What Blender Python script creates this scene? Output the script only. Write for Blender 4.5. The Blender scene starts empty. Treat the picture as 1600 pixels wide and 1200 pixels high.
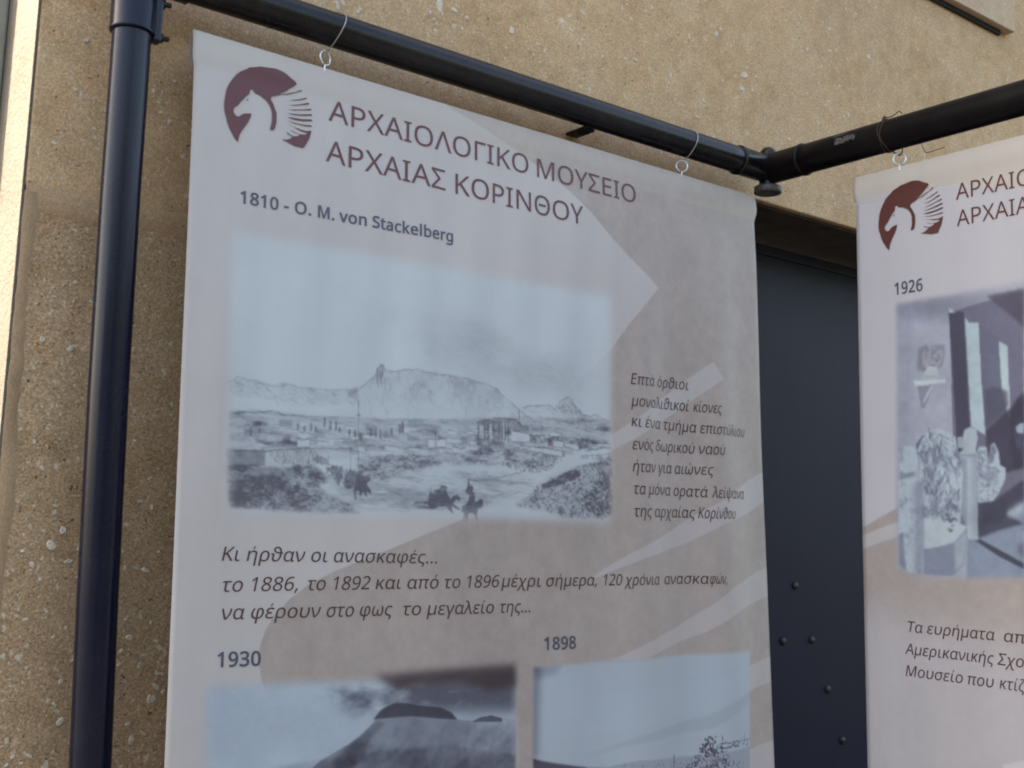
# Two museum banners hanging from a black pipe frame in front of a rough stone wall with a metal door
import bpy, bmesh, math, random
import mathutils
import numpy as np
from mathutils import Vector, Matrix

PI = math.pi
random.seed(7)
scene = bpy.context.scene
C = scene.collection

# ------------------------------------------------------------------ camera, sky, sun, exposure
cam_data = bpy.data.cameras.new('camera')
cam = bpy.data.objects.new('camera', cam_data)
C.objects.link(cam)
cam_data.sensor_width = 36
cam_data.lens = 40.5
cam_data.clip_end = 500
cam_data.clip_start = 0.02
_r = [[0.79409, -0.101217, -0.599313], [-0.606711, -0.073005, -0.791563], [0.036367, 0.992182, -0.119382]]
m = Matrix(((*_r[0], 0), (*_r[1], 0), (*_r[2], 0), (0, 0, 0, 1)))
m.translation = (0, -1.2822, 1.55)
cam.matrix_world = m
scene.camera = cam

SUN_EL, SUN_AZ = math.radians(50), math.radians(-37)      # behind the wall, so its front stands in open shade
world = bpy.data.worlds.new('World')
scene.world = world
world.use_nodes = True
wn = world.node_tree
wn.nodes.clear()
sky = wn.nodes.new('ShaderNodeTexSky')
sky.sky_type = 'NISHITA'
sky.sun_disc = False
sky.sun_elevation = SUN_EL
sky.sun_rotation = SUN_AZ
sky.air_density = 1.0
sky.dust_density = 2.5
sky.ozone_density = 1.0
bg = wn.nodes.new('ShaderNodeBackground')
bg.inputs['Strength'].default_value = 0.12
wo = wn.nodes.new('ShaderNodeOutputWorld')
wn.links.new(sky.outputs[0], bg.inputs[0])
wn.links.new(bg.outputs[0], wo.inputs[0])

sun_data = bpy.data.lights.new('sun', 'SUN')
sun_data.energy = 3.5
sun_data.angle = math.radians(0.5)
sun_data.color = (1, .95, .87)
sun = bpy.data.objects.new('sun', sun_data)
C.objects.link(sun)
# direction towards the sun; sky rotation is measured from +Y clockwise
sd = Vector((math.sin(SUN_AZ) * math.cos(SUN_EL), math.cos(SUN_AZ) * math.cos(SUN_EL), math.sin(SUN_EL)))
sun.rotation_euler = sd.to_track_quat('Z', 'Y').to_euler()
sun.location = sd * 20

scene.cycles.filter_width = 2.0                        # a small compact camera's soft pixels
scene.view_settings.view_transform = 'Standard'
scene.view_settings.look = 'None'
scene.view_settings.exposure = 2.92
scene.view_settings.use_white_balance = True       # the camera was balanced for open shade
scene.view_settings.white_balance_temperature = 8500
scene.view_settings.white_balance_tint = 10
scene.view_settings.gamma = 1
scene.view_settings.use_curve_mapping = False

# ------------------------------------------------------------------ helpers
def link(name, me, mat=None, parent=None, **props):
    o = bpy.data.objects.new(name, me)
    C.objects.link(o)
    if mat is not None and not me.materials:
        me.materials.append(mat)
    if parent is not None:
        o.parent = parent
    for k, v in props.items():
        o[k] = v
    return o


def empty(name, loc, **props):
    o = bpy.data.objects.new(name, None)
    o.empty_display_size = .05
    C.objects.link(o)
    o.location = loc
    for k, v in props.items():
        o[k] = v
    return o


def mesh(verts, faces, smooth=False):
    me = bpy.data.meshes.new('mesh')
    me.from_pydata([tuple(v) for v in verts], [], faces)
    if smooth:
        me.polygons.foreach_set('use_smooth', [True] * len(me.polygons))
    me.update()
    return me


def from_bm(bm, smooth=False):
    me = bpy.data.meshes.new('mesh')
    bmesh.ops.recalc_face_normals(bm, faces=bm.faces)
    bm.to_mesh(me)
    bm.free()
    if smooth:
        me.polygons.foreach_set('use_smooth', [True] * len(me.polygons))
    return me


def part(name, me, mat, parent, **props):
    """link a mesh given in world coordinates under a thing whose base is an unrotated Empty"""
    off = parent.location if parent.parent is None else parent.location + parent.parent.location
    me.transform(Matrix.Translation(-Vector(off)))
    return link(name, me, mat, parent, **props)


def box(x0, x1, y0, y1, z0, z1, bev=0.0, seg=2):
    bm = bmesh.new()
    bmesh.ops.create_cube(bm, size=1)
    for v in bm.verts:
        v.co = Vector(((x0 + x1) / 2 + v.co.x * (x1 - x0), (y0 + y1) / 2 + v.co.y * (y1 - y0), (z0 + z1) / 2 + v.co.z * (z1 - z0)))
    if bev:
        bmesh.ops.bevel(bm, geom=bm.edges[:], offset=bev, segments=seg, affect='EDGES', profile=.6)
    return from_bm(bm)


def frame_of(t):
    t = Vector(t).normalized()
    a = Vector((0, 0, 1)) if abs(t.z) < .9 else Vector((1, 0, 0))
    n = t.cross(a).normalized()
    return t, n, t.cross(n)


def tube(path, r, seg=24, cap=True, closed=False):
    """round tube along a list of points; r is one radius or one per point"""
    P = [Vector(p) for p in path]
    n = len(P)
    rr = r if isinstance(r, (list, tuple)) else [r] * n
    vs, fs = [], []
    prev = None
    for i, p in enumerate(P):
        if closed:
            t = (P[(i + 1) % n] - P[i - 1]).normalized()
        else:
            t = (P[min(i + 1, n - 1)] - P[max(i - 1, 0)]).normalized()
        if prev is None:
            _, a, b = frame_of(t)
        else:
            a = (prev - t * prev.dot(t)).normalized()
            b = t.cross(a)
        prev = a
        for k in range(seg):
            q = 2 * PI * k / seg
            vs.append(p + (a * math.cos(q) + b * math.sin(q)) * rr[i])
    for i in range(n if closed else n - 1):
        j = (i + 1) % n
        for k in range(seg):
            l = (k + 1) % seg
            fs.append((i * seg + k, i * seg + l, j * seg + l, j * seg + k))
    if cap and not closed:
        fs.append(tuple(range(seg))[::-1])
        fs.append(tuple((n - 1) * seg + k for k in range(seg)))
    me = mesh(vs, fs)
    me.polygons.foreach_set('use_smooth', [len(p.vertices) == 4 for p in me.polygons])
    return me


def lathe(origin, axis, prof, seg=32):
    """profile of (distance along axis, radius), revolved"""
    t, a, b = frame_of(axis)
    o = Vector(origin)
    vs, fs = [], []
    for d, r in prof:
        for k in range(seg):
            q = 2 * PI * k / seg
            vs.append(o + t * d + (a * math.cos(q) + b * math.sin(q)) * max(r, 1e-5))
    for i in range(len(prof) - 1):
        for k in range(seg):
            l = (k + 1) % seg
            fs.append((i * seg + k, i * seg + l, (i + 1) * seg + l, (i + 1) * seg + k))
    return mesh(vs, fs, True)


def smooth_path(P, n=6):
    P = [Vector(p) for p in P]
    out = []
    for i in range(len(P) - 1):
        p0, p1, p2, p3 = P[max(i - 1, 0)], P[i], P[i + 1], P[min(i + 2, len(P) - 1)]
        for k in range(n):
            t = k / n
            out.append(.5 * ((2 * p1) + (p2 - p0) * t + (2 * p0 - 5 * p1 + 4 * p2 - p3) * t * t + (3 * p1 - p0 - 3 * p2 + p3) * t ** 3))
    out.append(P[-1])
    return out


# ------------------------------------------------------------------ materials
class Mat:
    def __init__(self, name):
        self.m = bpy.data.materials.new(name)
        self.m.use_nodes = True
        self.t = self.m.node_tree
        self.b = self.t.nodes['Principled BSDF']
        self.co = self.t.nodes.new('ShaderNodeTexCoord')

    def node(self, kind, **kw):
        n = self.t.nodes.new(kind)
        for k, v in kw.items():
            if k in n.inputs:
                n.inputs[k].default_value = v
            else:
                setattr(n, k, v)
        return n

    def l(self, a, b):
        self.t.links.new(a, b)

    def coord(self, kind='Object', scale=(1, 1, 1)):
        mp = self.node('ShaderNodeMapping')
        mp.inputs['Scale'].default_value = scale
        self.l(self.co.outputs[kind], mp.inputs['Vector'])
        return mp.outputs[0]

    def noise(self, vec, scale, detail=4, rough=.55, dist=0):
        n = self.node('ShaderNodeTexNoise')
        n.inputs['Scale'].default_value = scale
        n.inputs['Detail'].default_value = detail
        n.inputs['Roughness'].default_value = rough
        n.inputs['Distortion'].default_value = dist
        self.l(vec, n.inputs['Vector'])
        return n.outputs['Fac']

    def ramp(self, fac, stops):
        r = self.node('ShaderNodeValToRGB')
        e = r.color_ramp.elements
        while len(e) < len(stops):
            e.new(.5)
        for i, (p, c) in enumerate(stops):
            e[i].position = p
            e[i].color = (c, c, c, 1) if isinstance(c, (int, float)) else (*c, 1)
        self.l(fac, r.inputs[0])
        return r.outputs[0]

    def mix(self, fac, a, b, mode='MIX'):
        n = self.node('ShaderNodeMix', data_type='RGBA', blend_type=mode)
        for s, v in ((0, fac), (6, a), (7, b)):
            if isinstance(v, bpy.types.NodeSocket):
                self.l(v, n.inputs[s])
            elif s == 0:
                n.inputs[0].default_value = v
            else:
                n.inputs[s].default_value = (*v, 1)
        return n.outputs[2]

    def math(self, op, a, b=0.0, clamp=False):
        n = self.node('ShaderNodeMath', operation=op, use_clamp=clamp)
        for i, v in enumerate((a, b)):
            if isinstance(v, bpy.types.NodeSocket):
                self.l(v, n.inputs[i])
            else:
                n.inputs[i].default_value = v
        return n.outputs[0]

    def bump(self, height, strength, dist, prev=None):
        n = self.node('ShaderNodeBump')
        n.inputs['Strength'].default_value = strength
        n.inputs['Distance'].default_value = dist
        self.l(height, n.inputs['Height'])
        if prev is not None:
            self.l(prev, n.inputs['Normal'])
        return n.outputs[0]

    def set(self, color=None, rough=None, normal=None, **kw):
        for k, v in (('Base Color', color), ('Roughness', rough), ('Normal', normal)):
            if v is None:
                continue
            if isinstance(v, bpy.types.NodeSocket):
                self.l(v, self.b.inputs[k])
            else:
                self.b.inputs[k].default_value = (*v, 1) if isinstance(v, tuple) else v
        for k, v in kw.items():
            self.b.inputs[k.replace('_', ' ')].default_value = v
        return self.m


def conglomerate(name, c_dark, c_mid, c_light, shells=.5, grain=1.0, pits=.5, seed=0.0):
    """rough shelly limestone: sandy grain, pale shell pieces, small dark pits"""
    M = Mat(name)
    mp = M.node('ShaderNodeMapping')
    mp.inputs['Location'].default_value = (seed, seed * .7, seed * 1.3)
    gp = M.node('ShaderNodeNewGeometry')
    M.l(gp.outputs['Position'], mp.inputs['Vector'])
    v = mp.outputs[0]
    big = M.noise(v, 3.2, 4, .6)
    mid = M.noise(v, 26, 6, .65, .3)
    fine = M.noise(v, 330, 4, .75)
    vfine = M.noise(v, 900, 2, .6)
    col = M.ramp(M.math('ADD', M.math('MULTIPLY', big, .45), M.math('MULTIPLY', mid, .55)), [(.36, c_dark), (.5, c_mid), (.64, c_light)])
    orange = M.ramp(M.noise(v, 9, 5, .7, .5), [(.52, 0.0), (.72, 1.0)])
    col = M.mix(M.math('MULTIPLY', orange, .28), col, tuple(x * k for x, k in zip(c_mid, (1.25, .95, .70))))
    patch = M.ramp(M.noise(v, 1.7, 5, .65, .6), [(.40, 0.0), (.62, 1.0)])
    col = M.mix(M.math('MULTIPLY', patch, .40), col, (c_mid[0] * .94, c_mid[1] * .99, c_mid[2] * 1.10))
    sp = M.ramp(fine, [(.30, .45), (.5, 1.0), (.70, 1.5)])
    col = M.mix(.75 * grain, col, sp, 'MULTIPLY')
    sp2 = M.ramp(vfine, [(.3, .7), (.7, 1.25)])
    col = M.mix(.6 * grain, col, sp2, 'MULTIPLY')
    gv = M.node('ShaderNodeTexVoronoi')
    gv.inputs['Scale'].default_value = 480
    M.l(v, gv.inputs['Vector'])
    gs = M.node('ShaderNodeSeparateColor')
    M.l(gv.outputs['Color'], gs.inputs[0])
    col = M.mix(.55 * grain, col, M.ramp(gs.outputs[0], [(0.0, (.62, .60, .58)), (.5, (1.0, .98, .95)), (1.0, (1.38, 1.32, 1.25))]), 'MULTIPLY')
    # shell fragments: stretched, warped cells that only turn up here and there
    wv = M.node('ShaderNodeVectorMath', operation='ADD')
    nz = M.node('ShaderNodeTexNoise')
    nz.inputs['Scale'].default_value = 70
    nz.inputs['Detail'].default_value = 3
    M.l(v, nz.inputs['Vector'])
    sc = M.node('ShaderNodeVectorMath', operation='SCALE')
    sc.inputs['Scale'].default_value = .02
    M.l(nz.outputs['Color'], sc.inputs[0])
    M.l(v, wv.inputs[0])
    M.l(sc.outputs[0], wv.inputs[1])
    masks = []
    for scale, thr, amt in ((95, .17, .58), (230, .22, .55)):
        vo = M.node('ShaderNodeTexVoronoi')
        vo.inputs['Scale'].default_value = scale
        M.l(wv.outputs[0], vo.inputs['Vector'])
        near = M.ramp(vo.outputs['Distance'], [(thr, 1.0), (thr + .16, 0.0)])
        pick = M.node('ShaderNodeSeparateColor')
        M.l(vo.outputs['Color'], pick.inputs[0])
        on = M.ramp(pick.outputs[0], [(1 - .32 * shells, 0.0), (1 - .28 * shells, 1.0)])
        masks.append(M.math('MULTIPLY', M.math('MULTIPLY', near, on), amt))
    shell = M.math('MAXIMUM', masks[0], masks[1])
    col = M.mix(shell, col, tuple(min(.62, c * 1.5 + .10) for c in (c_light[0], c_light[1] * 1.05, c_light[2] * 1.22)))
    # pits
    vp = M.node('ShaderNodeTexVoronoi')
    vp.inputs['Scale'].default_value = 150
    M.l(wv.outputs[0], vp.inputs['Vector'])
    pk = M.node('ShaderNodeSeparateColor')
    M.l(vp.outputs['Color'], pk.inputs[0])
    pit = M.math('MULTIPLY', M.ramp(vp.outputs['Distance'], [(.10, 1.0), (.24, 0.0)]), M.ramp(pk.outputs[1], [(1 - .22 * pits, 0.0), (1 - .19 * pits, 1.0)]))
    col = M.mix(M.math('MULTIPLY', pit, .75), col, tuple(c * .25 for c in c_dark))
    h = M.math('SUBTRACT', M.math('ADD', M.math('MULTIPLY', fine, .5), M.math('MULTIPLY', mid, .9)), M.math('MULTIPLY', pit, 1.2))
    h = M.math('ADD', h, M.math('MULTIPLY', shell, .25))
    n1 = M.bump(h, .75, .0035)
    return M.set(col, .93, n1, Specular_IOR_Level=.25)


mat_slab = conglomerate('upper_wall_render', (.390, .248, .138), (.485, .328, .196), (.54, .388, .252), shells=.26, grain=.75, pits=.35, seed=3)
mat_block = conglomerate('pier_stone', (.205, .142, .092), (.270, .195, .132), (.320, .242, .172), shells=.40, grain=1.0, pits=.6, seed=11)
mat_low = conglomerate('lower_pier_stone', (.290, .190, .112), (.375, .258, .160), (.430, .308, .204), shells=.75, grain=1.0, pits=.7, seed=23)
mat_mortar = conglomerate('joint_mortar', (.345, .230, .140), (.400, .272, .168), (.44, .305, .195), shells=.10, grain=.55, pits=.2, seed=31)
mat_sill = conglomerate('sill_stone', (.42, .30, .20), (.47, .345, .24), (.50, .38, .275), shells=.2, grain=.55, pits=.1, seed=41)
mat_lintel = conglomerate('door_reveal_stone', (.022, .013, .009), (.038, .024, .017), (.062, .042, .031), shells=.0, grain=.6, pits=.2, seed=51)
mat_pebble = conglomerate('pale_pebble', (.44, .38, .30), (.55, .49, .41), (.64, .58, .50), shells=.1, grain=.6, pits=.2, seed=61)

M = Mat('cream_plaster')
v = M.coord('Object')
n = M.noise(v, 240, 4, .7)
col = M.mix(.35, M.ramp(M.noise(v, 7, 5, .6), [(.35, (.098, .084, .064)), (.65, (.140, .122, .098))]), M.ramp(n, [(.3, .6), (.7, 1.15)]), 'MULTIPLY')
mat_plaster = M.set(col, .85, M.bump(M.math('ADD', n, M.noise(v, 55, 5, .65)), .8, .003))

M = Mat('edge_plaster')
v = M.coord('Object')
n = M.noise(v, 300, 4, .7)
col = M.mix(.5, M.ramp(M.noise(v, 14, 5, .65), [(.32, (.262, .172, .102)), (.68, (.338, .232, .145))]), M.ramp(n, [(.3, .6), (.7, 1.3)]), 'MULTIPLY')
mat_edge = M.set(col, .92, M.bump(M.math('ADD', n, M.noise(v, 40, 4)), .5, .002))

M = Mat('painted_window_frame')
v = M.coord('Object')
mat_frame = M.set(M.ramp(M.noise(v, 30, 4), [(.3, (.24, .24, .20)), (.7, (.29, .29, .25))]), .5)

M = Mat('ground_paving')
v = M.coord('Object')
mat_ground = M.set(M.ramp(M.noise(v, 1.3, 8, .7), [(.3, (.030, .030, .031)), (.7, (.050, .050, .052))]), .9, M.bump(M.noise(v, 60, 4), .4, .01))


def pipe_mat(name, base, dust, rough, spec=.42):
    M = Mat(name)
    v = M.coord('Object')
    sp = M.noise(v, 260, 5, .8)
    wide = M.noise(v, 12, 5, .65, .4)
    d = M.math('MULTIPLY', M.ramp(sp, [(.60, 0.0), (.72, 1.0)]), M.ramp(wide, [(.42, .15), (.66, 1.0)]))
    col = M.mix(M.math('MULTIPLY', d, dust), base, (.20, .17, .15))
    wear = M.ramp(M.noise(M.coord('Object', (1, 1, .6)), 75, 6, .75, .6), [(.655, 0.0), (.685, 1.0)])
    col = M.mix(M.math('MULTIPLY', wear, .45 * dust), col, (.075, .07, .072))
    film = M.ramp(wide, [(.3, .0), (.8, .12)])
    col = M.mix(M.math('MULTIPLY', film, dust), col, (.10, .085, .08))
    r = M.math('ADD', M.math('MULTIPLY', wide, .16), rough - .1)
    return M.set(col, r, M.bump(M.noise(v, 45, 4), .10, .001), Specular_IOR_Level=spec)


mat_pipe = pipe_mat('black_pipe_paint', (.0022, .0020, .0036), .8, .30, .26)
mat_post = pipe_mat('black_post_paint', (.0012, .0030, .0150), .2, .28, .27)
mat_pipe_dull = pipe_mat('dull_black_pipe_paint', (.0030, .0020, .0030), .4, .42, .13)
mat_flange = pipe_mat('worn_grey_fitting', (.060, .062, .068), .6, .42, .3)
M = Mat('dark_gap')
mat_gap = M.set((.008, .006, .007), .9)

M = Mat('door_steel_paint')
v = M.coord('Object')
w1 = M.noise(v, 2.3, 5, .6)
w2 = M.noise(M.coord('Object', (1, 1, .12)), 30, 4, .6)
col = M.mix(.45, M.ramp(w1, [(.3, (.0040, .0060, .0210)), (.7, (.0065, .0085, .0270))]), M.ramp(w2, [(.3, .75), (.7, 1.2)]), 'MULTIPLY')
chips = M.ramp(M.noise(v, 95, 3, .6), [(.735, 0.0), (.76, 1.0)])
col = M.mix(chips, col, (.012, .010, .011))
mat_door = M.set(col, .50, M.bump(M.math('ADD', M.noise(v, 6, 3), M.math('MULTIPLY', M.noise(v, 420, 3), .06)), .3, .004), Specular_IOR_Level=.20)
M = Mat('rivet_steel')
mat_rivet = M.set(M.ramp(M.noise(M.coord('Object'), 240, 3), [(.4, (.006, .006, .010)), (.6, (.014, .013, .018))]), .5)

M = Mat('galvanised_wire')
mat_zinc = M.set(M.ramp(M.noise(M.coord('Object'), 500, 3), [(.35, (.42, .44, .45)), (.65, (.62, .63, .63))]), .32, Metallic=.85)
M = Mat('dull_steel_wire')
mat_wire = M.set((.34, .33, .33), .42, Metallic=.7)
M = Mat('rusty_wire')
mat_rust = M.set(M.ramp(M.noise(M.coord('Object'), 380, 4), [(.35, (.020, .011, .008)), (.65, (.060, .032, .020))]), .85)
M = Mat('primer_grey')
mat_primer = M.set(M.ramp(M.noise(M.coord('Object'), 320, 4, .7), [(.42, (.010, .009, .010)), (.6, (.10, .095, .09))]), .7)
M = Mat('batten_wood')
mat_wood = M.set(M.ramp(M.noise(M.coord('Object', (6, 1, 1)), 90, 4), [(.35, (.10, .035, .02)), (.65, (.17, .07, .04))]), .7)


def ink_mat(name, c, lift=.0):
    M = Mat(name)
    v = M.coord('Object')
    n = M.noise(v, 420, 4, .7)
    col = M.mix(.35, c, M.ramp(n, [(.3, .72), (.7, 1.28)]), 'MULTIPLY')
    return M.set(col, .42, Specular_IOR_Level=.4)


mat_maroon = ink_mat('maroon_ink', (.098, .026, .031))
mat_maroon2 = ink_mat('red_brown_ink', (.088, .022, .019))
mat_brown = ink_mat('brown_text_ink', (.068, .028, .027))
mat_slate = ink_mat('slate_blue_text_ink', (.058, .066, .096))

# ------------------------------------------------------------------ artwork painter (flat print of the banners)
rng = np.random.default_rng(5)


def blur1(a, r, ax):
    if r < 1:
        return a
    pad = [(0, 0)] * a.ndim
    pad[ax] = (r + 1, r)
    c = np.cumsum(np.pad(a, pad, mode='edge'), axis=ax, dtype=np.float64)
    n = a.shape[ax]
    hi = np.take(c, range(2 * r + 1, 2 * r + 1 + n), axis=ax)
    lo = np.take(c, range(0, n), axis=ax)
    return ((hi - lo) / (2 * r + 1)).astype(np.float32)


def blur(a, r):
    r = int(round(r))
    if r < 1:
        return a
    q = max(1, int(round(r * .6)))
    for _ in range(2):
        a = blur1(blur1(a, q, 0), q, 1)
    return a


def resize(a, H, W):
    h, w = a.shape
    y = np.linspace(0, h - 1, H); x = np.linspace(0, w - 1, W)
    y0 = np.minimum(y.astype(int), h - 2); x0 = np.minimum(x.astype(int), w - 2)
    fy = (y - y0)[:, None]; fx = (x - x0)[None, :]
    fy = fy * fy * (3 - 2 * fy); fx = fx * fx * (3 - 2 * fx)
    A = a[y0][:, x0]; B = a[y0][:, x0 + 1]; Cc = a[y0 + 1][:, x0]; D = a[y0 + 1][:, x0 + 1]
    return ((A * (1 - fx) + B * fx) * (1 - fy) + (Cc * (1 - fx) + D * fx) * fy).astype(np.float32)


class Art:
    def __init__(self, w, h, ppm):
        self.w, self.h, self.k = w, h, ppm
        self.W, self.H = int(w * ppm), int(h * ppm)
        self.rgb = np.zeros((self.H, self.W, 3), np.float32)

    def noise(self, cell, octaves=4, stretch=(1, 1), gain=.55):
        """fractal value noise, 0..1, cell size in metres"""
        out = np.zeros((self.H, self.W), np.float32)
        amp, tot = 1.0, 0.0
        for _ in range(octaves):
            h = max(3, int(self.h / (cell * stretch[1])) + 2)
            w = max(3, int(self.w / (cell * stretch[0])) + 2)
            if h > self.H or w > self.W:
                break
            out += amp * resize(rng.random((h, w), dtype=np.float32), self.H, self.W)
            tot += amp
            amp *= gain
            cell /= 2
        out /= tot
        return out

    def poly(self, pts, soft=.0012):
        """soft-edged mask of a polygon given in metres"""
        P = np.array([(p[0] * self.k, p[1] * self.k) for p in pts])
        r = max(1, int(soft * self.k))
        m = np.zeros((self.H, self.W), np.float32)
        x0 = int(max(0, P[:, 0].min() - 3 * r - 2)); x1 = int(min(self.W, P[:, 0].max() + 3 * r + 2))
        y0 = int(max(0, P[:, 1].min() - 3 * r - 2)); y1 = int(min(self.H, P[:, 1].max() + 3 * r + 2))
        if x1 - x0 < 2 or y1 - y0 < 2:
            return m
        hh, ww = y1 - y0, x1 - x0
        d = np.zeros((hh, ww + 1), np.int32)
        n = len(P)
        for i in range(n):
            ax, ay = P[i]; bx, by = P[(i + 1) % n]
            if ay == by:
                continue
            if ay > by:
                ax, ay, bx, by = bx, by, ax, ay
            ys = np.arange(max(y0, math.ceil(ay - .5)), min(y1, math.ceil(by - .5)))
            if len(ys) == 0:
                continue
            xs = ax + (ys + .5 - ay) * (bx - ax) / (by - ay)
            xi = np.clip(np.ceil(xs - .5).astype(int) - x0, 0, ww)
            np.add.at(d, (ys - y0, xi), 1)
        a = (np.cumsum(d, axis=1)[:, :ww] % 2).astype(np.float32)
        a = blur(a, r)
        m[y0:y1, x0:x1] = a
        return m

    def fill(self, mask, color, alpha=1.0):
        c = np.array(color, np.float32) / 255
        a = (mask * alpha)[..., None]
        self.rgb = self.rgb * (1 - a) + c * a

    def dashes(self, dst, items):
        """short soft pencil strokes: (u, v, length, angle, width, dark) added to dst"""
        k = self.k
        for (u, v, L, ang, wd, dk) in items:
            x, y, l, w = u * k, v * k, L * k / 2, max(.55, wd * k / 2)
            R = int(l + w + 2)
            xa, xb, ya, yb = int(x) - R, int(x) + R + 1, int(y) - R, int(y) + R + 1
            if xa < 0 or ya < 0 or xb >= self.W or yb >= self.H:
                continue
            gx = np.arange(xa, xb)[None, :] - x
            gy = np.arange(ya, yb)[:, None] - y
            c, s = math.cos(ang), math.sin(ang)
            t = np.clip(gx * c + gy * s, -l, l)
            dd = np.hypot(gx - t * c, gy - t * s)
            a = np.clip(w + .6 - dd, 0, 1) * dk
            dst[ya:yb, xa:xb] = dst[ya:yb, xa:xb] + a * (1 - np.clip(dst[ya:yb, xa:xb], 0, 1))

    def line(self, dst, pts, wd=.0009, dk=.5, jitter=.0006, seed=None):
        items = []
        for (a, b) in zip(pts[:-1], pts[1:]):
            L = math.hypot(b[0] - a[0], b[1] - a[1])
            n = max(1, int(L / .004))
            ang = math.atan2(b[1] - a[1], b[0] - a[0])
            for i in range(n):
                t = (i + .5) / n
                items.append((a[0] + (b[0] - a[0]) * t + random.gauss(0, jitter * .4), a[1] + (b[1] - a[1]) * t + random.gauss(0, jitter),
                              L / n * 1.15, ang + random.gauss(0, .12), wd * random.uniform(.7, 1.3), dk * random.uniform(.55, 1.2)))
        self.dashes(dst, items)

    def scatter(self, dst, pts, n, L=(.002, .006), ang=(0, .4), wd=(.0006, .0012), dk=(.2, .6)):
        """strokes spread over the inside of a polygon"""
        us = [p[0] for p in pts]; vs = [p[1] for p in pts]
        items = []
        tries = 0
        while len(items) < n and tries < n * 12:
            tries += 1
            u, v = random.uniform(min(us), max(us)), random.uniform(min(vs), max(vs))
            inside = False
            for i in range(len(pts)):
                ax, ay = pts[i][:2]; bx, by = pts[i - 1][:2]
                if (ay > v) != (by > v) and u < (bx - ax) * (v - ay) / (by - ay) + ax:
                    inside = not inside
            if inside:
                items.append((u, v, random.uniform(*L), random.gauss(*ang), random.uniform(*wd), random.uniform(*dk)))
        self.dashes(dst, items)

    def image(self, name):
        im = bpy.data.images.new(name, self.W, self.H, alpha=False)
        a = np.ones((self.H, self.W, 4), np.float32)
        a[..., :3] = np.clip(self.rgb, 0, 1)[::-1]
        im.pixels.foreach_set(a.ravel())
        im.update()
        im.pack()
        return im


def print_mat(name, im, w, h):
    M = Mat(name)
    tex = M.node('ShaderNodeTexImage', image=im, interpolation='Cubic', extension='EXTEND')
    M.l(M.co.outputs['UV'], tex.inputs['Vector'])
    v = M.coord('UV', (w, h, 1))
    weave = M.noise(v, 700, 3, .6)
    soil = M.noise(v, 5, 6, .65)
    streak = M.noise(M.coord('UV', (w * 1.0, h * .06, 1)), 22, 4, .6)
    col = M.mix(.22, tex.outputs[0], M.ramp(weave, [(.3, .80), (.7, 1.16)]), 'MULTIPLY')
    col = M.mix(.30, col, M.ramp(soil, [(.3, (.90, .885, .87)), (.7, (1.06, 1.06, 1.06))]), 'MULTIPLY')
    col = M.mix(.22, col, M.ramp(streak, [(.3, (.90, .90, .91)), (.7, (1.08, 1.08, 1.07))]), 'MULTIPLY')
    b = M.bump(M.math('ADD', M.math('MULTIPLY', weave, .05), M.noise(M.coord('UV', (w, h * .35, 1)), 26, 3)), .22, .0022)
    return M.set(col, .50, b, Specular_IOR_Level=.32)


# ------------------------------------------------------------------ front banner artwork
LIGHT = (172, 166, 165)
BEIGE = (151, 140, 135)
PAPER = (174, 184, 190)
INK = (54, 52, 64)

A1 = Art(1.0, 1.30, 1750)
tone = A1.noise(.25, 5)
A1.rgb[:] = np.array(LIGHT, np.float32) / 255
A1.rgb *= (1 + (tone[..., None] - .5) * .05)
stone = A1.noise(.016, 5, gain=.75)
stone_v = A1.noise(.05, 4, (.5, 1.5))


def beige(A, mask, st, sv):
    c = np.array(BEIGE, np.float32) / 255
    tex = (1 + (st - .5) * .14 + (sv - .5) * .05)[..., None]
    a = mask[..., None]
    A.rgb = A.rgb * (1 - a) + c * tex * a


# sandy field on the right, its edge the rim of the big emblem
m = A1.poly([(.299, -0.023), (.366, .002), (.430, .021), (.500, .044), (.571, .072), (.628, .103), (.670, .138), (.723, .171), (.762, .198), (.727, .234), (.691, .271), (.660, .307), (.592, .367), (.387, .567), (.329, .588), (.285, .605), (.203, .634), (.168, .650), (.145, .666), (.128, .683), (.116, .700), (.110, .718), (.109, .736), (.113, .755), (.119, .771), (.131, .789), (.156, .826), (.182, .878), (1.144, 1.050), (1.213, -0.052), (.365, -0.069)], .0009)
m = np.maximum(m, A1.poly([(-.02, 0.0339 + .765), (-.02, 1.4), (.28, 1.4)], .001))
beige(A1, m * (.70 + .30 * A1.noise(.2, 3)), stone, stone_v)
top = A1.poly([(-.1, -.1), (1.1, -.1), (1.1, .044), (.35, .044), (.12, .03), (-.1, .02)], .002)
A1.fill(top, (176, 168, 158), .35)
# pale feathers of the big emblem
feathers = [
    [(.590, .470), (.663, .432), (.777, .365), (.878, .301), (.889, .316), (.899, .327), (.790, .394), (.663, .456), (.589, .491)],
    [(.613, .642), (.687, .606), (.783, .571), (.860, .533), (.942, .495), (1.030, .459), (1.027, .506), (.970, .535), (.883, .560), (.817, .589), (.704, .616), (.616, .644)],
    [(.649, .756), (.713, .735), (.793, .713), (.850, .686), (.907, .655), (1.028, .616), (1.029, .664), (.917, .693), (.842, .724), (.713, .756)],
    [(.582, .803), (.699, .800), (.839, .793), (.946, .777), (1.027, .760), (1.025, .800), (.943, .815), (.860, .829), (.697, .853), (.581, .853)],
    [(.694, .935), (.835, .920), (.935, .902), (1.021, .891), (1.018, .946), (.832, .974)],
]
for fpts in feathers:
    A1.fill(A1.poly(fpts, .0010), (170, 165, 166), .72)

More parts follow.
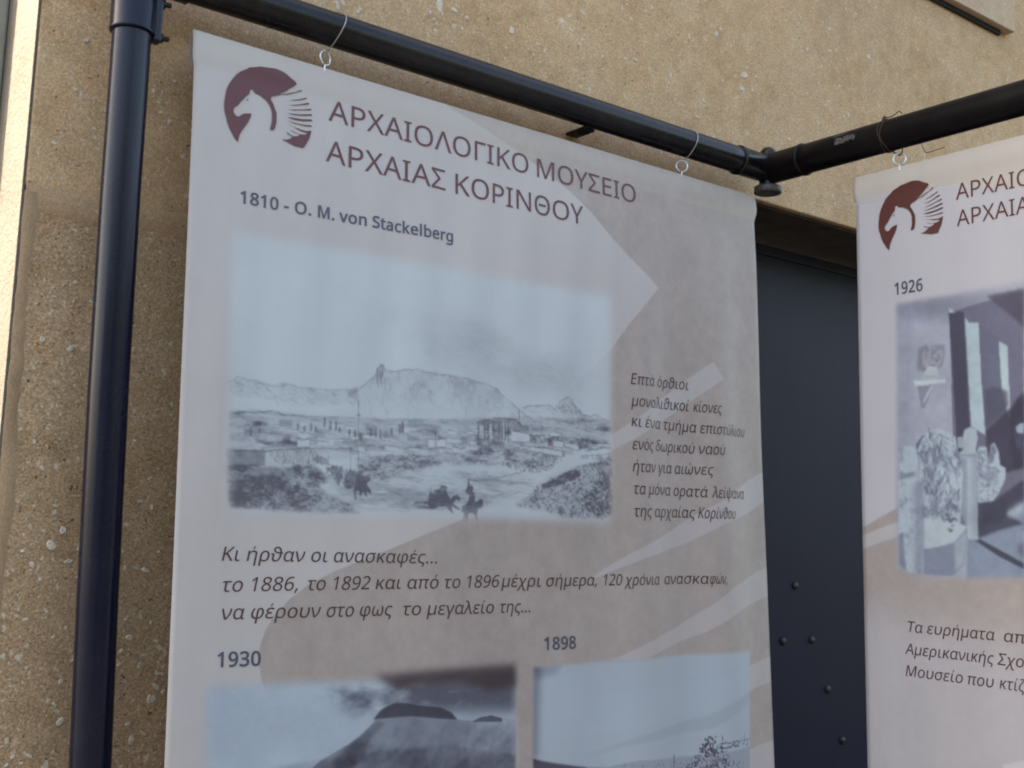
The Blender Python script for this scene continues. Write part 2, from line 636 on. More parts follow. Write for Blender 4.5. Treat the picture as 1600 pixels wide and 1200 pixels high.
# --- the engraving of the plain: soft-edged picture, pencil greys on pale blue paper
E = np.zeros((A1.H, A1.W), np.float32)
box1 = [(.052, .232), (.671, .214), (.660, .568), (.062, .572)]
pic = A1.poly([(.057, .238), (.661, .226), (.652, .562), (.066, .566)], .0105)
top_fade = np.clip((np.arange(A1.H)[:, None] / A1.k - 0.3574 * 0 - .30) / .14, 0, 1)
cloud = A1.noise(.16, 6, (1.3, .8))
E += np.clip(cloud - .45, 0, 1) * .6 * A1.poly([(.149, .309), (.431, .294), (.592, .329), (.591, .385), (.306, .363), (.160, .364)], .03)
E += np.clip(cloud - .45, 0, 1) * .14
far = [(.058, .420), (.069, .412), (.082, .413), (.095, .414), (.107, .416), (.122, .417), (.128, .413), (.139, .414), (.148, .416), (.166, .415), (.189, .415), (.216, .413), (.232, .408), (.233, .429), (.144, .439), (.102, .435), (.059, .433)]
E += .10 * A1.poly(far, .002) * np.clip(([(.136, .440)][0][1] - (np.arange(A1.H)[:, None] / A1.k)) / .03, 0, 1)
A1.line(E, far[:12], .0012, .22)
VV = (np.arange(A1.H)[:, None] / A1.k).astype(np.float32)
A1.scatter(E, far, 200, (.003, .009), (.2, .5), (.0006, .0014), (.04, .16))
main = [(.225, .415), (.235, .408), (.247, .398), (.257, .389), (.261, .380), (.264, .375), (.269, .375), (.272, .382), (.283, .381), (.301, .377), (.321, .376), (.326, .377), (.342, .377), (.358, .378), (.378, .378), (.400, .379), (.418, .382), (.436, .384), (.450, .387), (.454, .392), (.463, .399), (.472, .404), (.483, .411), (.495, .418), (.510, .426), (.526, .428), (.526, .439), (.226, .462)]
A1.line(E, main[:27], .0012, .26)
wash = A1.noise(.018, 5, (.9, 1.0), .75)
mm = A1.poly(main, .0016)
base_fade = np.clip(([(.317, .438)][0][1] - VV) / .075, 0, 1)
side_fade = np.clip((np.arange(A1.W)[None, :] / A1.k - [(.225, .420)][0][0]) / .03, 0, 1)
E += mm * base_fade * side_fade * .15
E += np.clip((wash - .46) * 1.6, 0, .26) * mm * base_fade * side_fade
E += np.clip((wash - .46) * 1.0, 0, .22) * A1.poly(far, .003) * np.clip(([(.136, .440)][0][1] - VV) / .03, 0, 1)
A1.scatter(E, main, 150, (.004, .014), (1.15, .40), (.0006, .0014), (.03, .13))
A1.scatter(E, [(.259, .382), (.269, .376), (.271, .397), (.259, .403)], 30, (.004, .012), (1.5, .15), (.0007, .0012), (.15, .4))
for (x, y, l) in [[(.301, .386, 3), (.329, .379, 3), (.378, .387, 4), (.400, .398, 4), (.245, .417, 3), (.267, .419, 2), (.427, .397, 5), (.441, .402, 4)][i] for i in range(8)]:
    pts = [(x + math.sin(t * 2.2) * .004 + t * .006, y + t * .035) for t in [i / 6 for i in range(7)]]
    A1.line(E, pts, .0014, .07, .001)
second = [(.492, .409), (.515, .405), (.537, .402), (.549, .407), (.558, .396), (.571, .387), (.583, .390), (.591, .400), (.601, .408), (.616, .411), (.626, .408), (.641, .413), (.657, .414), (.657, .429), (.492, .441)]
E += .10 * A1.poly(second, .0015) * np.clip(([(.590, .430)][0][1] - VV) / .04, 0, 1)
A1.line(E, second[:13], .0013, .30)
A1.scatter(E, [(.549, .407), (.571, .414), (.604, .417), (.616, .413), (.591, .400), (.581, .390)], 90, (.003, .007), (.6, .25), (.0007, .0012), (.12, .40))
A1.scatter(E, second, 140, (.003, .010), (.5, .4), (.0006, .001), (.05, .2))
plain = [(.061, .451), (.096, .449), (.120, .450), (.180, .449), (.271, .445), (.366, .437), (.474, .423), (.654, .413), (.653, .455), (.063, .499)]
E += .14 * A1.poly(plain, .003)
A1.line(E, [(.065, .454), (.078, .452), (.096, .451), (.116, .448), (.133, .451)], .0013, .45)
A1.line(E, [(.133, .451), (.197, .448), (.271, .445), (.356, .438)], .0008, .25)
A1.scatter(E, plain, 420, (.004, .016), (.02, .06), (.0006, .0012), (.03, .15))
E += np.clip((A1.noise(.02, 5, (2.5, .5), .7) - .48) * 1.4, 0, .3) * A1.poly(plain, .004)
# village: low roofs, walls, trees
for i in range(150):
    t = random.random()
    x = .03 + t * .62
    y = random.uniform(.0, 1.0)
    c = [(.074, .471), (.638, .447)]
    u = c[0][0] + (c[1][0] - c[0][0]) * t
    v = c[0][1] + (c[1][1] - c[0][1]) * t + random.uniform(-.012, .020)
    w_, h_ = random.uniform(.006, .022), random.uniform(.003, .008)
    r_ = [(u, v), (u + w_, v + random.uniform(-.001, .001)), (u + w_, v + h_), (u, v + h_)]
    if random.random() < .45:
        E *= 1 - .8 * A1.poly(r_, .0006)
        A1.line(E, [(u, v), (u + w_, v)], .0008, .5)
    else:
        E += random.uniform(.08, .28) * A1.poly(r_, .0006)
    A1.line(E, [(u, v + h_), (u + w_, v + h_)], .0007, .3)
for (x, y, h_) in [(.090, .480, 60), (.101, .474, 24), (.150, .468, 40), (.168, .467, 44), (.186, .461, 58), (.194, .465, 66), (.201, .464, 60), (.207, .466, 34), (.220, .469, 40), (.228, .471, 50), (.237, .472, 40), (.252, .469, 60), (.259, .470, 60), (.265, .469, 56), (.281, .463, 38), (.296, .461, 88), (.293, .462, 70), (.297, .461, 76), (.159, .468, 30), (.174, .467, 30)]:
    A1.dashes(E, [(x + random.gauss(0, .0006), y - h_ / 3871 * .40, h_ / 3871 * random.uniform(.45, .7), PI / 2, .0020, .32) for _ in range(3)])
A1.line(E, [(.234, .472), (.233, .455), (.233, .441), (.232, .424)], .0011, .42, .0002)
A1.line(E, [(.231, .442), (.235, .442)], .0016, .4)
# temple ruin and houses to its right
ruin = [(.415, .461), (.415, .436), (.435, .431), (.462, .427), (.483, .427), (.492, .435), (.503, .435), (.503, .445), (.474, .443), (.462, .457)]
E += .26 * A1.poly(ruin, .0012)
A1.line(E, ruin[1:8], .0012, .60)
for x, y in [(.427, .435), (.434, .436), (.443, .434), (.452, .433), (.457, .434), (.462, .432), (.468, .434)]:
    A1.line(E, [(x, y), (x, y + .026)], .0016, .55, .0003)
for r_ in ([(.419, .440), (.426, .440), (.427, .458), (.419, .458)], [(.436, .438), (.440, .438), (.441, .457), (.436, .457)], [(.458, .433), (.461, .433), (.462, .455), (.459, .455)]):
    E *= 1 - .75 * A1.poly(r_, .0007)
A1.scatter(E, ruin, 140, (.002, .006), (1.4, .5), (.0006, .001), (.15, .4))
for r_, side in (([(.474, .443), (.506, .445), (.506, .457), (.474, .458)], [(.506, .445), (.517, .448), (.517, .458), (.506, .457)]),
                 ([(.545, .450), (.564, .451), (.564, .461), (.545, .461)], [(.536, .450), (.545, .450), (.545, .461), (.536, .459)]),
                 ([(.487, .462), (.563, .465), (.561, .474), (.489, .468)], [(.561, .464), (.569, .464), (.567, .473), (.561, .474)]),
                 ([(.565, .453), (.595, .452), (.595, .462), (.570, .459)], [(.595, .449), (.612, .449), (.609, .459), (.595, .461)]),
                 ([(.607, .462), (.631, .458), (.631, .466), (.607, .468)], [(.618, .448), (.650, .446), (.650, .449), (.621, .451)]),
                 ([(.633, .456), (.656, .455), (.656, .462), (.633, .465)], [(.631, .426), (.657, .423), (.657, .431), (.625, .431)]),
                 ([(.347, .464), (.362, .463), (.362, .473), (.337, .476)], [(.346, .455), (.347, .455), (.348, .474), (.346, .474)]),
                 ([(.150, .479), (.166, .477), (.166, .487), (.151, .488)], [(.111, .484), (.150, .481), (.150, .488), (.113, .491)]),
                 ([(.335, .464), (.345, .464), (.345, .476), (.336, .476)], [(.093, .482), (.111, .484), (.113, .490), (.097, .484)])):
    E *= 1 - .9 * A1.poly(r_, .0007)
    E += .42 * A1.poly(side, .0008)
    A1.line(E, [r_[0], r_[1]], .0010, .6)
    A1.line(E, [r_[3], r_[2]], .0009, .5)
A1.line(E, [(.487, .412), (.487, .426), (.489, .435)], .0011, .6, .0003)
A1.scatter(E, [(.515, .442), (.554, .445), (.612, .444), (.615, .458), (.570, .452), (.517, .451)], 110, (.002, .006), (.2, .5), (.0007, .0014), (.3, .7))
# walls and ground in front
E += .52 * A1.poly([(.059, .497), (.109, .495), (.109, .512), (.063, .520)], .0015)
E += .10 * A1.poly([(.109, .494), (.224, .485), (.225, .497), (.146, .508), (.110, .512)], .002)
A1.scatter(E, [(.110, .494), (.172, .488), (.190, .505), (.160, .505), (.125, .511)], 220, (.002, .005), (1.4, .3), (.0006, .001), (.10, .34))
A1.line(E, [(.059, .497), (.110, .495), (.168, .488), (.227, .485)], .0010, .5)
ground = [(.058, .515), (.108, .514), (.136, .513), (.168, .506), (.186, .517), (.191, .527), (.178, .534), (.205, .546), (.238, .563), (.170, .565), (.066, .562)]
E += .27 * A1.poly(ground, .004)
E += .26 * A1.poly([(.063, .520), (.110, .514), (.134, .516), (.145, .526), (.132, .542), (.105, .552), (.066, .560)], .006)
A1.scatter(E, ground, 700, (.002, .008), (.22, .5), (.0008, .0018), (.06, .32))
grit = A1.noise(.014, 5, (1.8, .7), .8)
E += np.clip((grit - .48) * 3.2, 0, .55) * A1.poly(ground, .004)
A1.scatter(E, [(.065, .537), (.147, .529), (.174, .548), (.170, .564), (.066, .562)], 500, (.001, .004), (.3, .8), (.0007, .0015), (.2, .6))
hill = [(.231, .497), (.255, .491), (.290, .488), (.327, .485), (.377, .480), (.440, .470), (.480, .465), (.525, .469), (.557, .476), (.519, .492), (.480, .490), (.406, .494), (.352, .496), (.290, .512), (.267, .523), (.236, .513)]
E += .15 * A1.poly(hill, .005)
A1.scatter(E, hill, 420, (.002, .008), (.12, .40), (.0008, .0016), (.05, .25))
E += np.clip((grit - .50) * 2.6, 0, .45) * A1.poly(hill, .006)
A1.scatter(E, [(.244, .496), (.284, .488), (.345, .484), (.345, .498), (.296, .507), (.265, .515)], 160, (.002, .007), (-.2, .30), (.0006, .0013), (.15, .5))
A1.scatter(E, [(.457, .489), (.480, .483), (.525, .474), (.560, .478), (.536, .494), (.514, .499), (.474, .495)], 180, (.0015, .005), (.5, .7), (.0008, .0015), (.2, .6))
open_ground = [(.186, .519), (.302, .509), (.406, .501), (.491, .501), (.519, .511), (.491, .534), (.406, .551), (.303, .559), (.209, .558)]
A1.scatter(E, open_ground, 420, (.004, .018), (.05, .14), (.0006, .0014), (.03, .16))
E += np.clip((A1.noise(.03, 5, (3, .5), .7) - .5) * 1.2, 0, .25) * A1.poly(open_ground, .008)
E += .05 * A1.poly(open_ground, .01)
A1.line(E, [(.397, .514), (.418, .514), (.440, .511), (.468, .504), (.497, .498)], .0010, .4)
# the brush on the right
bush = [(.519, .515), (.547, .502), (.573, .494), (.599, .483), (.627, .477), (.659, .465), (.657, .551), (.635, .558), (.597, .558), (.559, .557), (.535, .551), (.505, .547), (.480, .544), (.502, .534)]
E += .22 * A1.poly(bush, .005)
rough = A1.noise(.020, 5, (1.3, .8), gain=.85)
E += np.clip((rough - .47) * 4.2, 0, 1) * .50 * A1.poly(bush, .006)
A1.scatter(E, bush, 700, (.0012, .004), (.6, .9), (.0009, .0019), (.15, .65))
A1.scatter(E, [(.611, .515), (.657, .489), (.657, .547), (.629, .555), (.598, .539)], 500, (.0012, .004), (.6, .9), (.001, .0022), (.3, .8))
A1.scatter(E, [(.519, .517), (.573, .493), (.599, .490), (.592, .502), (.535, .519)], 340, (.002, .006), (-.3, .4), (.001, .0018), (.25, .65))
for _ in range(90):                                             # pale boulders among the brush
    c = random.choice([(.541, .528), (.563, .522), (.579, .531), (.559, .541), (.598, .521), (.610, .544), (.524, .542), (.636, .528), (.588, .544), (.573, .515), (.623, .512), (.516, .540)])
    u, v, s = c[0] + random.gauss(0, .008), c[1] + random.gauss(0, .005), random.uniform(.0015, .0045)
    E *= 1 - .55 * A1.poly([(u - s, v), (u - s * .4, v - s * .6), (u + s * .6, v - s * .5), (u + s, v + .1 * s), (u + s * .3, v + s * .5)], .0006)
# riders
horse = [(.388, .557), (.389, .549), (.395, .547), (.406, .545), (.415, .542), (.419, .539), (.424, .539), (.425, .548), (.421, .551), (.417, .551), (.415, .557), (.414, .560), (.416, .569), (.413, .568), (.411, .560), (.406, .557), (.399, .559), (.399, .564), (.397, .573), (.395, .573), (.395, .562), (.393, .566), (.392, .571), (.391, .567), (.392, .558)]
E += .58 * A1.poly(horse, .0006)
rider = [(.395, .548), (.399, .543), (.401, .538), (.402, .533), (.396, .532), (.395, .529), (.398, .523), (.400, .514), (.401, .513), (.401, .523), (.404, .521), (.408, .523), (.408, .527), (.406, .529), (.410, .532), (.411, .538), (.411, .543), (.403, .546)]
E += .85 * A1.poly(rider, .0006)
gallop = [(.314, .550), (.318, .545), (.328, .546), (.335, .545), (.337, .540), (.338, .532), (.344, .535), (.345, .530), (.353, .528), (.355, .523), (.363, .524), (.365, .527), (.363, .530), (.366, .536), (.370, .541), (.374, .537), (.381, .534), (.386, .539), (.384, .543), (.379, .540), (.374, .546), (.384, .552), (.387, .555), (.383, .554), (.371, .550), (.373, .556), (.376, .560), (.371, .558), (.363, .550), (.353, .551), (.343, .555), (.328, .554), (.315, .554), (.326, .552), (.338, .551), (.333, .548), (.321, .548)]
E += .62 * A1.poly(gallop, .0007)
pack = [(.230, .537), (.230, .525), (.232, .520), (.238, .518), (.249, .518), (.252, .521), (.251, .524), (.248, .524), (.247, .528), (.253, .536), (.254, .540), (.249, .537), (.246, .535), (.248, .543), (.246, .543), (.241, .535), (.239, .543), (.237, .542), (.237, .535), (.231, .537), (.232, .547), (.230, .547), (.229, .539)]
E += .72 * A1.poly(pack, .0008)
E += .50 * A1.poly([(.214, .526), (.216, .516), (.223, .511), (.230, .515), (.242, .510), (.240, .518), (.231, .521), (.228, .531), (.221, .535), (.215, .532)], .0012)
E += .42 * A1.poly([(.192, .513), (.199, .507), (.211, .508), (.212, .522), (.207, .531), (.204, .529), (.203, .520), (.195, .516)], .0012)
E += .38 * A1.poly([(.171, .502), (.177, .496), (.190, .499), (.194, .507), (.186, .507), (.177, .506)], .0014)
for a_, b_ in ([(.223, .495), (.223, .513)], [(.234, .484), (.234, .511)], [(.340, .525), (.340, .534)], [(.192, .495), (.192, .507)]):
    A1.line(E, [a_, b_], .0009, .4, .0002)
A1.scatter(E, [(.188, .505), (.251, .514), (.254, .536), (.228, .537), (.191, .519)], 180, (.001, .004), (1.2, .7), (.0008, .0016), (.2, .6))

E = np.clip(E, 0, .95)
tooth = A1.noise(.007, 4, (1.6, .8), .8)
E = E * (.55 + .9 * tooth)
E = np.clip(.40 * blur(E, 2) + .60 * blur(E, 1), 0, .95) * .86
fade_pic = pic * (.80 + .20 * top_fade)
paper = np.array(PAPER, np.float32) / 255
ink = np.array(INK, np.float32) / 255
grad = np.clip((np.arange(A1.H)[:, None] / A1.k - .30) / .42, 0, 1)[..., None]
pcol = paper * (1 - .035 * grad) * (1 + (A1.noise(.12, 3)[..., None] - .5) * .04)
img = pcol * (1 - E[..., None]) + ink * E[..., None]
a = fade_pic[..., None] * .93
A1.rgb = A1.rgb * (1 - a) + img * a

# --- photograph of the mountain in cloud, lower left
p1930 = [(.046, .758), (.239, .763), (.479, .764), (.477, .988), (.054, .949)]
mk = A1.poly(p1930, .009)
cl = A1.noise(.09, 6, (1.5, .8), .6)
base = np.ones((A1.H, A1.W, 3), np.float32) * np.array((158, 172, 184), np.float32) / 255
dark = np.zeros((A1.H, A1.W), np.float32)
dark += np.clip((cl - .45) * 3.0, 0, .60) * A1.poly([(.187, .764), (.479, .766), (.479, .813), (.367, .805), (.275, .807), (.222, .796)], .012)
dark += np.clip((cl - .40) * .6, 0, .3) * .5
smear = A1.poly([(.261, .758), (.310, .756), (.367, .755), (.479, .754), (.479, .782), (.435, .786), (.387, .772), (.329, .772), (.293, .776), (.275, .766)], .0065)
mist = A1.poly([(.165, .866), (.189, .850), (.228, .834), (.245, .825), (.267, .807), (.275, .796), (.291, .791), (.311, .792), (.331, .796), (.357, .800), (.373, .808), (.383, .817), (.408, .821), (.430, .816), (.446, .819), (.479, .824), (.477, 1.011), (.136, .961)], .0012)
cap_ = A1.poly([(.260, .809), (.270, .799), (.279, .794), (.291, .790), (.311, .792), (.331, .796), (.357, .799), (.373, .807), (.383, .818), (.357, .815), (.329, .811), (.311, .809), (.275, .809)], .0014)
cap2 = A1.poly([(.403, .822), (.419, .817), (.438, .816), (.456, .821), (.456, .826)], .0014)
dark = dark * (1 - mist * .8)
hz = np.clip((np.arange(A1.H)[:, None] / A1.k - [(.311, .809)][0][1]) / .16, 0, 1)
slope_n = A1.noise(.045, 5, (1.3, .9), .6)
xr = np.clip((np.arange(A1.W)[None, :] / A1.k - [(.329, .833)][0][0]) / .12, 0, 1)
dark += mist * np.clip(.36 - .20 * xr * (1 - hz) + .34 * hz + (slope_n - .5) * .9 * (.4 + hz), 0, .88)
ridge = np.zeros((A1.H, A1.W), np.float32)
A1.scatter(ridge, [(.190, .868), (.228, .836), (.267, .812), (.367, .820), (.478, .837), (.478, .925), (.174, .898)], 260, (.008, .026), (2.4, .5), (.0030, .0060), (.02, .09))
dark += blur(ridge, 6) * mist
dark = np.maximum(dark, blur(cap_, 3) * .84 * (.85 + .3 * slope_n))
dark = np.maximum(dark, cap2 * .7)
dark += .22 * A1.poly([(.206, .852), (.228, .836), (.245, .825), (.267, .810), (.276, .814), (.254, .835), (.250, .852), (.215, .871)], .004)
dark += .25 * A1.poly([(.133, .852), (.173, .849), (.215, .848), (.276, .845), (.367, .847), (.478, .869), (.478, .897), (.133, .866)], .003) * A1.noise(.02, 4, (3, 1))
dark = np.clip(dark + (A1.noise(.006, 3) - .5) * .05, 0, .95)
pc = base * (1 - dark[..., None]) + np.array((38, 36, 50), np.float32) / 255 * dark[..., None]
a = (mk * .95)[..., None]
A1.rgb = A1.rgb * (1 - a) + pc * a
A1.fill(blur(smear, 8) * (.7 + .5 * cl), (58, 46, 50), .85)

# --- photograph with the ruins, lower right
p1898 = [(.507, .759), (.700, .756), (.946, .754), (.924, 1.048), (.504, 1.007)]
mk = A1.poly(p1898, .0035)
base = np.ones((A1.H, A1.W, 3), np.float32) * np.array((160, 173, 184), np.float32) / 255
dark = A1.noise(.2, 4) * .08
dark += .40 * A1.poly([(.502, .753), (.521, .753), (.516, .815), (.514, .872), (.501, .887)], .010)
dark += .22 * A1.poly([(.502, .753), (.559, .754), (.547, .769), (.515, .774)], .007)
dark += .07 * A1.poly([(.586, .883), (.697, .862), (.837, .846), (.943, .815), (.941, .830), (.848, .865), (.709, .871)], .004)
hillr = [(.505, .876), (.535, .884), (.580, .892), (.640, .900), (.653, .898), (.696, .895), (.784, .900), (.835, .902), (.936, .896), (.924, 1.048), (.504, .991)]
dark += .16 * A1.poly(hillr, .0014)
dark += .62 * A1.poly([(.505, .876), (.524, .881), (.557, .888), (.598, .896), (.616, .911), (.505, .912)], .002)
A1.scatter(dark, [(.818, .901), (.836, .883), (.864, .889), (.881, .904), (.880, .936), (.783, .929)], 240, (.0012, .004), (1.2, .8), (.0010, .0022), (.4, .9))
A1.scatter(dark, [(.838, .876), (.856, .875), (.857, .903), (.848, .902), (.849, .882), (.844, .882), (.842, .902), (.835, .903)], 60, (.0012, .003), (1.4, .4), (.0012, .002), (.5, .9))
A1.scatter(dark, [(.858, .884), (.933, .883), (.932, .894), (.860, .894)], 70, (.001, .004), (-.1, .4), (.0008, .0016), (.3, .7))
A1.scatter(dark, [(.653, .898), (.835, .907), (.935, .910), (.931, .952), (.653, .923)], 220, (.001, .003), (.3, .8), (.0008, .0018), (.2, .6))
A1.line(dark, [(.773, .896), (.772, .912)], .0018, .7, .0003)
A1.line(dark, [(.919, .875), (.918, .887)], .0010, .6, .0002)
A1.line(dark, [(.868, .875), (.868, .885)], .0014, .6, .0003)
A1.line(dark, [(.864, .886), (.896, .885), (.937, .886)], .0010, .45)
dark = np.clip(dark, 0, .95)
pc = base * (1 - dark[..., None]) + np.array((44, 40, 54), np.float32) / 255 * dark[..., None]
a = (mk * .92)[..., None]
A1.rgb = A1.rgb * (1 - a) + pc * a
img1 = A1.image('front_banner_print')
mat_print1 = print_mat('front_banner_print', img1, A1.w, A1.h)
del E, img, pcol, pc, base, dark, mist, mk, stone, stone_v, tone, cloud

# ------------------------------------------------------------------ second banner artwork
A2 = Art(1.0, 1.30, 1100)
A2.rgb[:] = np.array((173, 170, 176), np.float32) / 255
st = A2.noise(.016, 5, gain=.75)
sv = A2.noise(.05, 4, (.5, 1.5))
A2.fill(A2.poly([(-.1, -.1), (1.1, -.1), (1.1, .2), (.5, .14), (.26, .068), (.15, .044), (.08, .036), (-.1, .032)], .001), (180, 170, 160), .75)
m = A2.poly([(-0.057, .571), (.005, .554), (.069, .523), (.170, .474), (.307, .441), (.407, .444), (.384, 1.005), (-0.070, 1.125)], .001)
low = A2.poly([(-.1, [(.012, .668)][0][1]), (1.1, [(.012, .668)][0][1] + .12), (1.1, 1.5), (-.1, 1.5)], .05)
beige(A2, m * (1 - .62 * low) * .9, st, sv)
A2.fill(A2.poly([(-0.057, .591), (.005, .566), (.068, .545), (.169, .509), (.306, .467), (.305, .493), (.168, .540), (.068, .567), (.005, .587), (-0.058, .614)], .0010), (174, 169, 171), .8)
A2.fill(A2.poly([(.221, .875), (.291, .851), (.291, .866), (.226, .881)], .0010), (184, 180, 184), .7)
photo = [(.073, .214), (.180, .211), (.279, .209)] + [(.93, .152), (.93, .485)] + [(.264, .618), (.226, .619), (.165, .625), (.135, .625), (.093, .625), (.063, .613)]
mk = A2.poly(photo, .006)
Q = np.ones((A2.H, A2.W, 3), np.float32) * np.array((148, 152, 166), np.float32) / 255


def q(mask, color, alpha=1.0):
    global Q
    a = (mask * alpha)[..., None]
    c_ = np.array(color, np.float32) / 255
    Q = Q * (1 - a) + (.87 * c_ ** 1.18 * np.array((.97, .97, .95), np.float32)) * a


n5 = A2.noise(.05, 5)
n1 = A2.noise(.012, 4, gain=.7)
q(A2.poly([(.068, .200), (.278, .229), (.277, .255), (.067, .238)], .014), (128, 130, 152), .55)
q(A2.poly([(.068, .213), (.100, .223), (.082, .559), (.058, .560)], .012), (160, 170, 190), .5)
# wall beyond the pillars, pillars, bright windows
q(A2.poly([(.162, .237), (.246, .225), (.278, .223), (.266, .554), (.160, .572)], .0015), (122, 120, 145), .9)
q(A2.poly([(.222, .221), (.278, .218), (.276, .274), (.269, .265), (.240, .238)], .003), (96, 88, 108), .8)
q(A2.poly([(.161, .237), (.185, .239), (.188, .385), (.192, .453), (.168, .470), (.166, .393)], .0012), (84, 84, 106), .95)
q(A2.poly([(.161, .230), (.172, .239), (.162, .238)], .0010), (206, 222, 228), .95)
q(A2.poly([(.187, .248), (.193, .256), (.209, .258), (.210, .340), (.214, .421), (.200, .412), (.191, .406), (.189, .324)], .0012), (196, 216, 228), .96)
q(A2.poly([(.209, .258), (.220, .268), (.238, .284), (.248, .360), (.252, .397), (.215, .424), (.210, .340)], .0015), (120, 122, 148), .85)
q(A2.poly([(.238, .288), (.251, .296), (.251, .326), (.252, .397), (.249, .399), (.240, .357)], .0010), (198, 218, 226), .95)
q(A2.poly([(.214, .355), (.230, .352), (.248, .360), (.249, .380), (.234, .396), (.213, .410)], .003), (96, 98, 118), .8)
q(A2.poly([(.259, .375), (.273, .362), (.269, .471), (.256, .471), (.248, .443), (.252, .397)], .003), (70, 66, 88), .9)
# shelf bracket with a sculpted head on the near wall
def bust(pts, c, al=1.0, soft=.0012):
    q(A2.poly(pts, soft), c, al)
bust([(.106, .317), (.109, .286), (.122, .281), (.128, .288), (.135, .283), (.152, .284), (.153, .296), (.147, .317), (.139, .319), (.121, .324)], (140, 140, 160), .7, .003)
bust([(.119, .287), (.132, .285), (.146, .290), (.149, .299), (.144, .314), (.139, .319), (.124, .320), (.116, .311), (.114, .299)], (180, 182, 196), .85, .002)
bust([(.124, .314), (.139, .316), (.141, .329), (.115, .327)], (206, 214, 224))
bust([(.115, .327), (.147, .328), (.150, .335), (.113, .334)], (188, 200, 214))
bust([(.100, .334), (.152, .335), (.153, .341), (.101, .342)], (214, 224, 232))
bust([(.106, .343), (.133, .342), (.123, .364), (.115, .378), (.111, .375)], (150, 152, 172), .8)
bust([(.128, .343), (.134, .343), (.116, .368), (.114, .366)], (208, 218, 226), .8)
# floor with light falling across it
q(A2.poly([(.178, .569), (.195, .549), (.267, .517), (.264, .619), (.176, .630)], .003), (150, 164, 186), .95)
q(A2.poly([(.195, .549), (.230, .508), (.269, .483), (.268, .514), (.241, .531), (.266, .544), (.229, .554), (.197, .566)], .004), (78, 76, 98), .85)
q(A2.poly([(.191, .569), (.199, .567), (.264, .598), (.264, .606), (.227, .590)], .0022), (72, 72, 92), .85)
q(A2.poly([(.235, .531), (.268, .511), (.267, .530), (.250, .536)], .006), (186, 198, 214), .8)
q(A2.poly([(.255, .575), (.265, .569), (.265, .591), (.258, .586)], .005), (110, 112, 138), .7)
q(A2.poly([(.244, .474), (.269, .465), (.269, .483), (.224, .504), (.218, .500)], .0015), (128, 128, 150), .8)
# dark shadowed wall behind the sculptures
q(A2.poly([(.214, .414), (.247, .387), (.273, .369), (.269, .466), (.244, .474), (.238, .472), (.214, .440)], .003), (74, 70, 92), .85)
# sculptures: small head on a column, big leafy relief, column, seated figure
shade = (116, 120, 146)
pale = (196, 210, 224)
bust([(.197, .517), (.242, .511), (.241, .536), (.232, .542), (.196, .550)], (80, 82, 104), .9, .003)
bust([(.196, .462), (.198, .446), (.203, .436), (.214, .437), (.216, .451), (.217, .460), (.221, .434), (.226, .431), (.232, .443), (.234, .463), (.242, .467), (.241, .483), (.230, .503), (.221, .513), (.197, .516)], pale, .95)
bust([(.217, .461), (.222, .434), (.226, .433), (.228, .443), (.223, .460)], shade, .6)
bust([(.197, .462), (.210, .474), (.232, .469), (.224, .483), (.213, .486), (.200, .477)], (150, 158, 180), .6, .003)
bust([(.168, .421), (.176, .421), (.179, .433), (.177, .439), (.168, .436)], (190, 204, 218), .9)
bust([(.170, .444), (.177, .439), (.176, .424), (.180, .411), (.190, .407), (.199, .411), (.201, .425), (.197, .439), (.199, .446), (.196, .569), (.191, .568), (.178, .568), (.178, .549), (.171, .532), (.176, .476)], pale, .95)
bust([(.171, .446), (.198, .446), (.198, .451), (.171, .450)], (160, 168, 190), .7)
bust([(.170, .452), (.182, .452), (.180, .549), (.170, .546)], (150, 158, 180), .6, .004)
bust([(.100, .430), (.111, .417), (.117, .417), (.116, .467), (.106, .467)], shade, .8, .002)
bust([(.106, .467), (.103, .439), (.111, .422), (.124, .409), (.141, .408), (.153, .413), (.165, .421), (.169, .444), (.176, .474), (.173, .509), (.169, .546), (.178, .549), (.180, .569), (.173, .601), (.156, .619), (.143, .624), (.124, .621), (.108, .619), (.110, .533), (.109, .509)], pale, .98)
bust([(.109, .509), (.114, .533), (.119, .539), (.108, .537)], shade, .7, .003)
bust([(.108, .585), (.135, .580), (.158, .573), (.178, .553), (.180, .569), (.173, .604), (.156, .621), (.134, .623), (.108, .621)], (142, 152, 176), .8, .002)
bust([(.111, .540), (.165, .546), (.178, .551), (.158, .571), (.135, .579), (.110, .584)], (206, 218, 228), .8, .002)
bust([(.158, .574), (.178, .555), (.178, .572), (.172, .601), (.158, .616)], (190, 204, 216), .7, .003)
bust([(.069, .445), (.076, .433), (.090, .431), (.100, .436), (.103, .452), (.104, .461), (.099, .468), (.096, .473), (.097, .479), (.107, .479), (.107, .619), (.084, .622), (.070, .614), (.066, .591), (.068, .485), (.072, .482), (.072, .466)], pale, .95)
bust([(.072, .468), (.081, .473), (.097, .470), (.096, .477), (.072, .482)], (128, 134, 158), .6)
bust([(.066, .564), (.075, .562), (.077, .618), (.067, .609)], shade, .6, .004)
bust([(.068, .485), (.108, .480), (.108, .485), (.068, .490)], (212, 222, 230), .8)
bust([(.071, .436), (.079, .431), (.078, .454), (.070, .457)], (150, 160, 182), .6, .003)
D2 = np.zeros((A2.H, A2.W), np.float32)
relief = [(.107, .467), (.104, .440), (.112, .422), (.126, .411), (.150, .414), (.163, .423), (.169, .447), (.174, .476), (.170, .509), (.166, .538), (.114, .536)]
A2.scatter(D2, relief, 110, (.006, .018), (1.25, .35), (.001, .0026), (.15, .5))
A2.scatter(D2, relief, 60, (.004, .010), (2.0, .3), (.0012, .0022), (.2, .6))
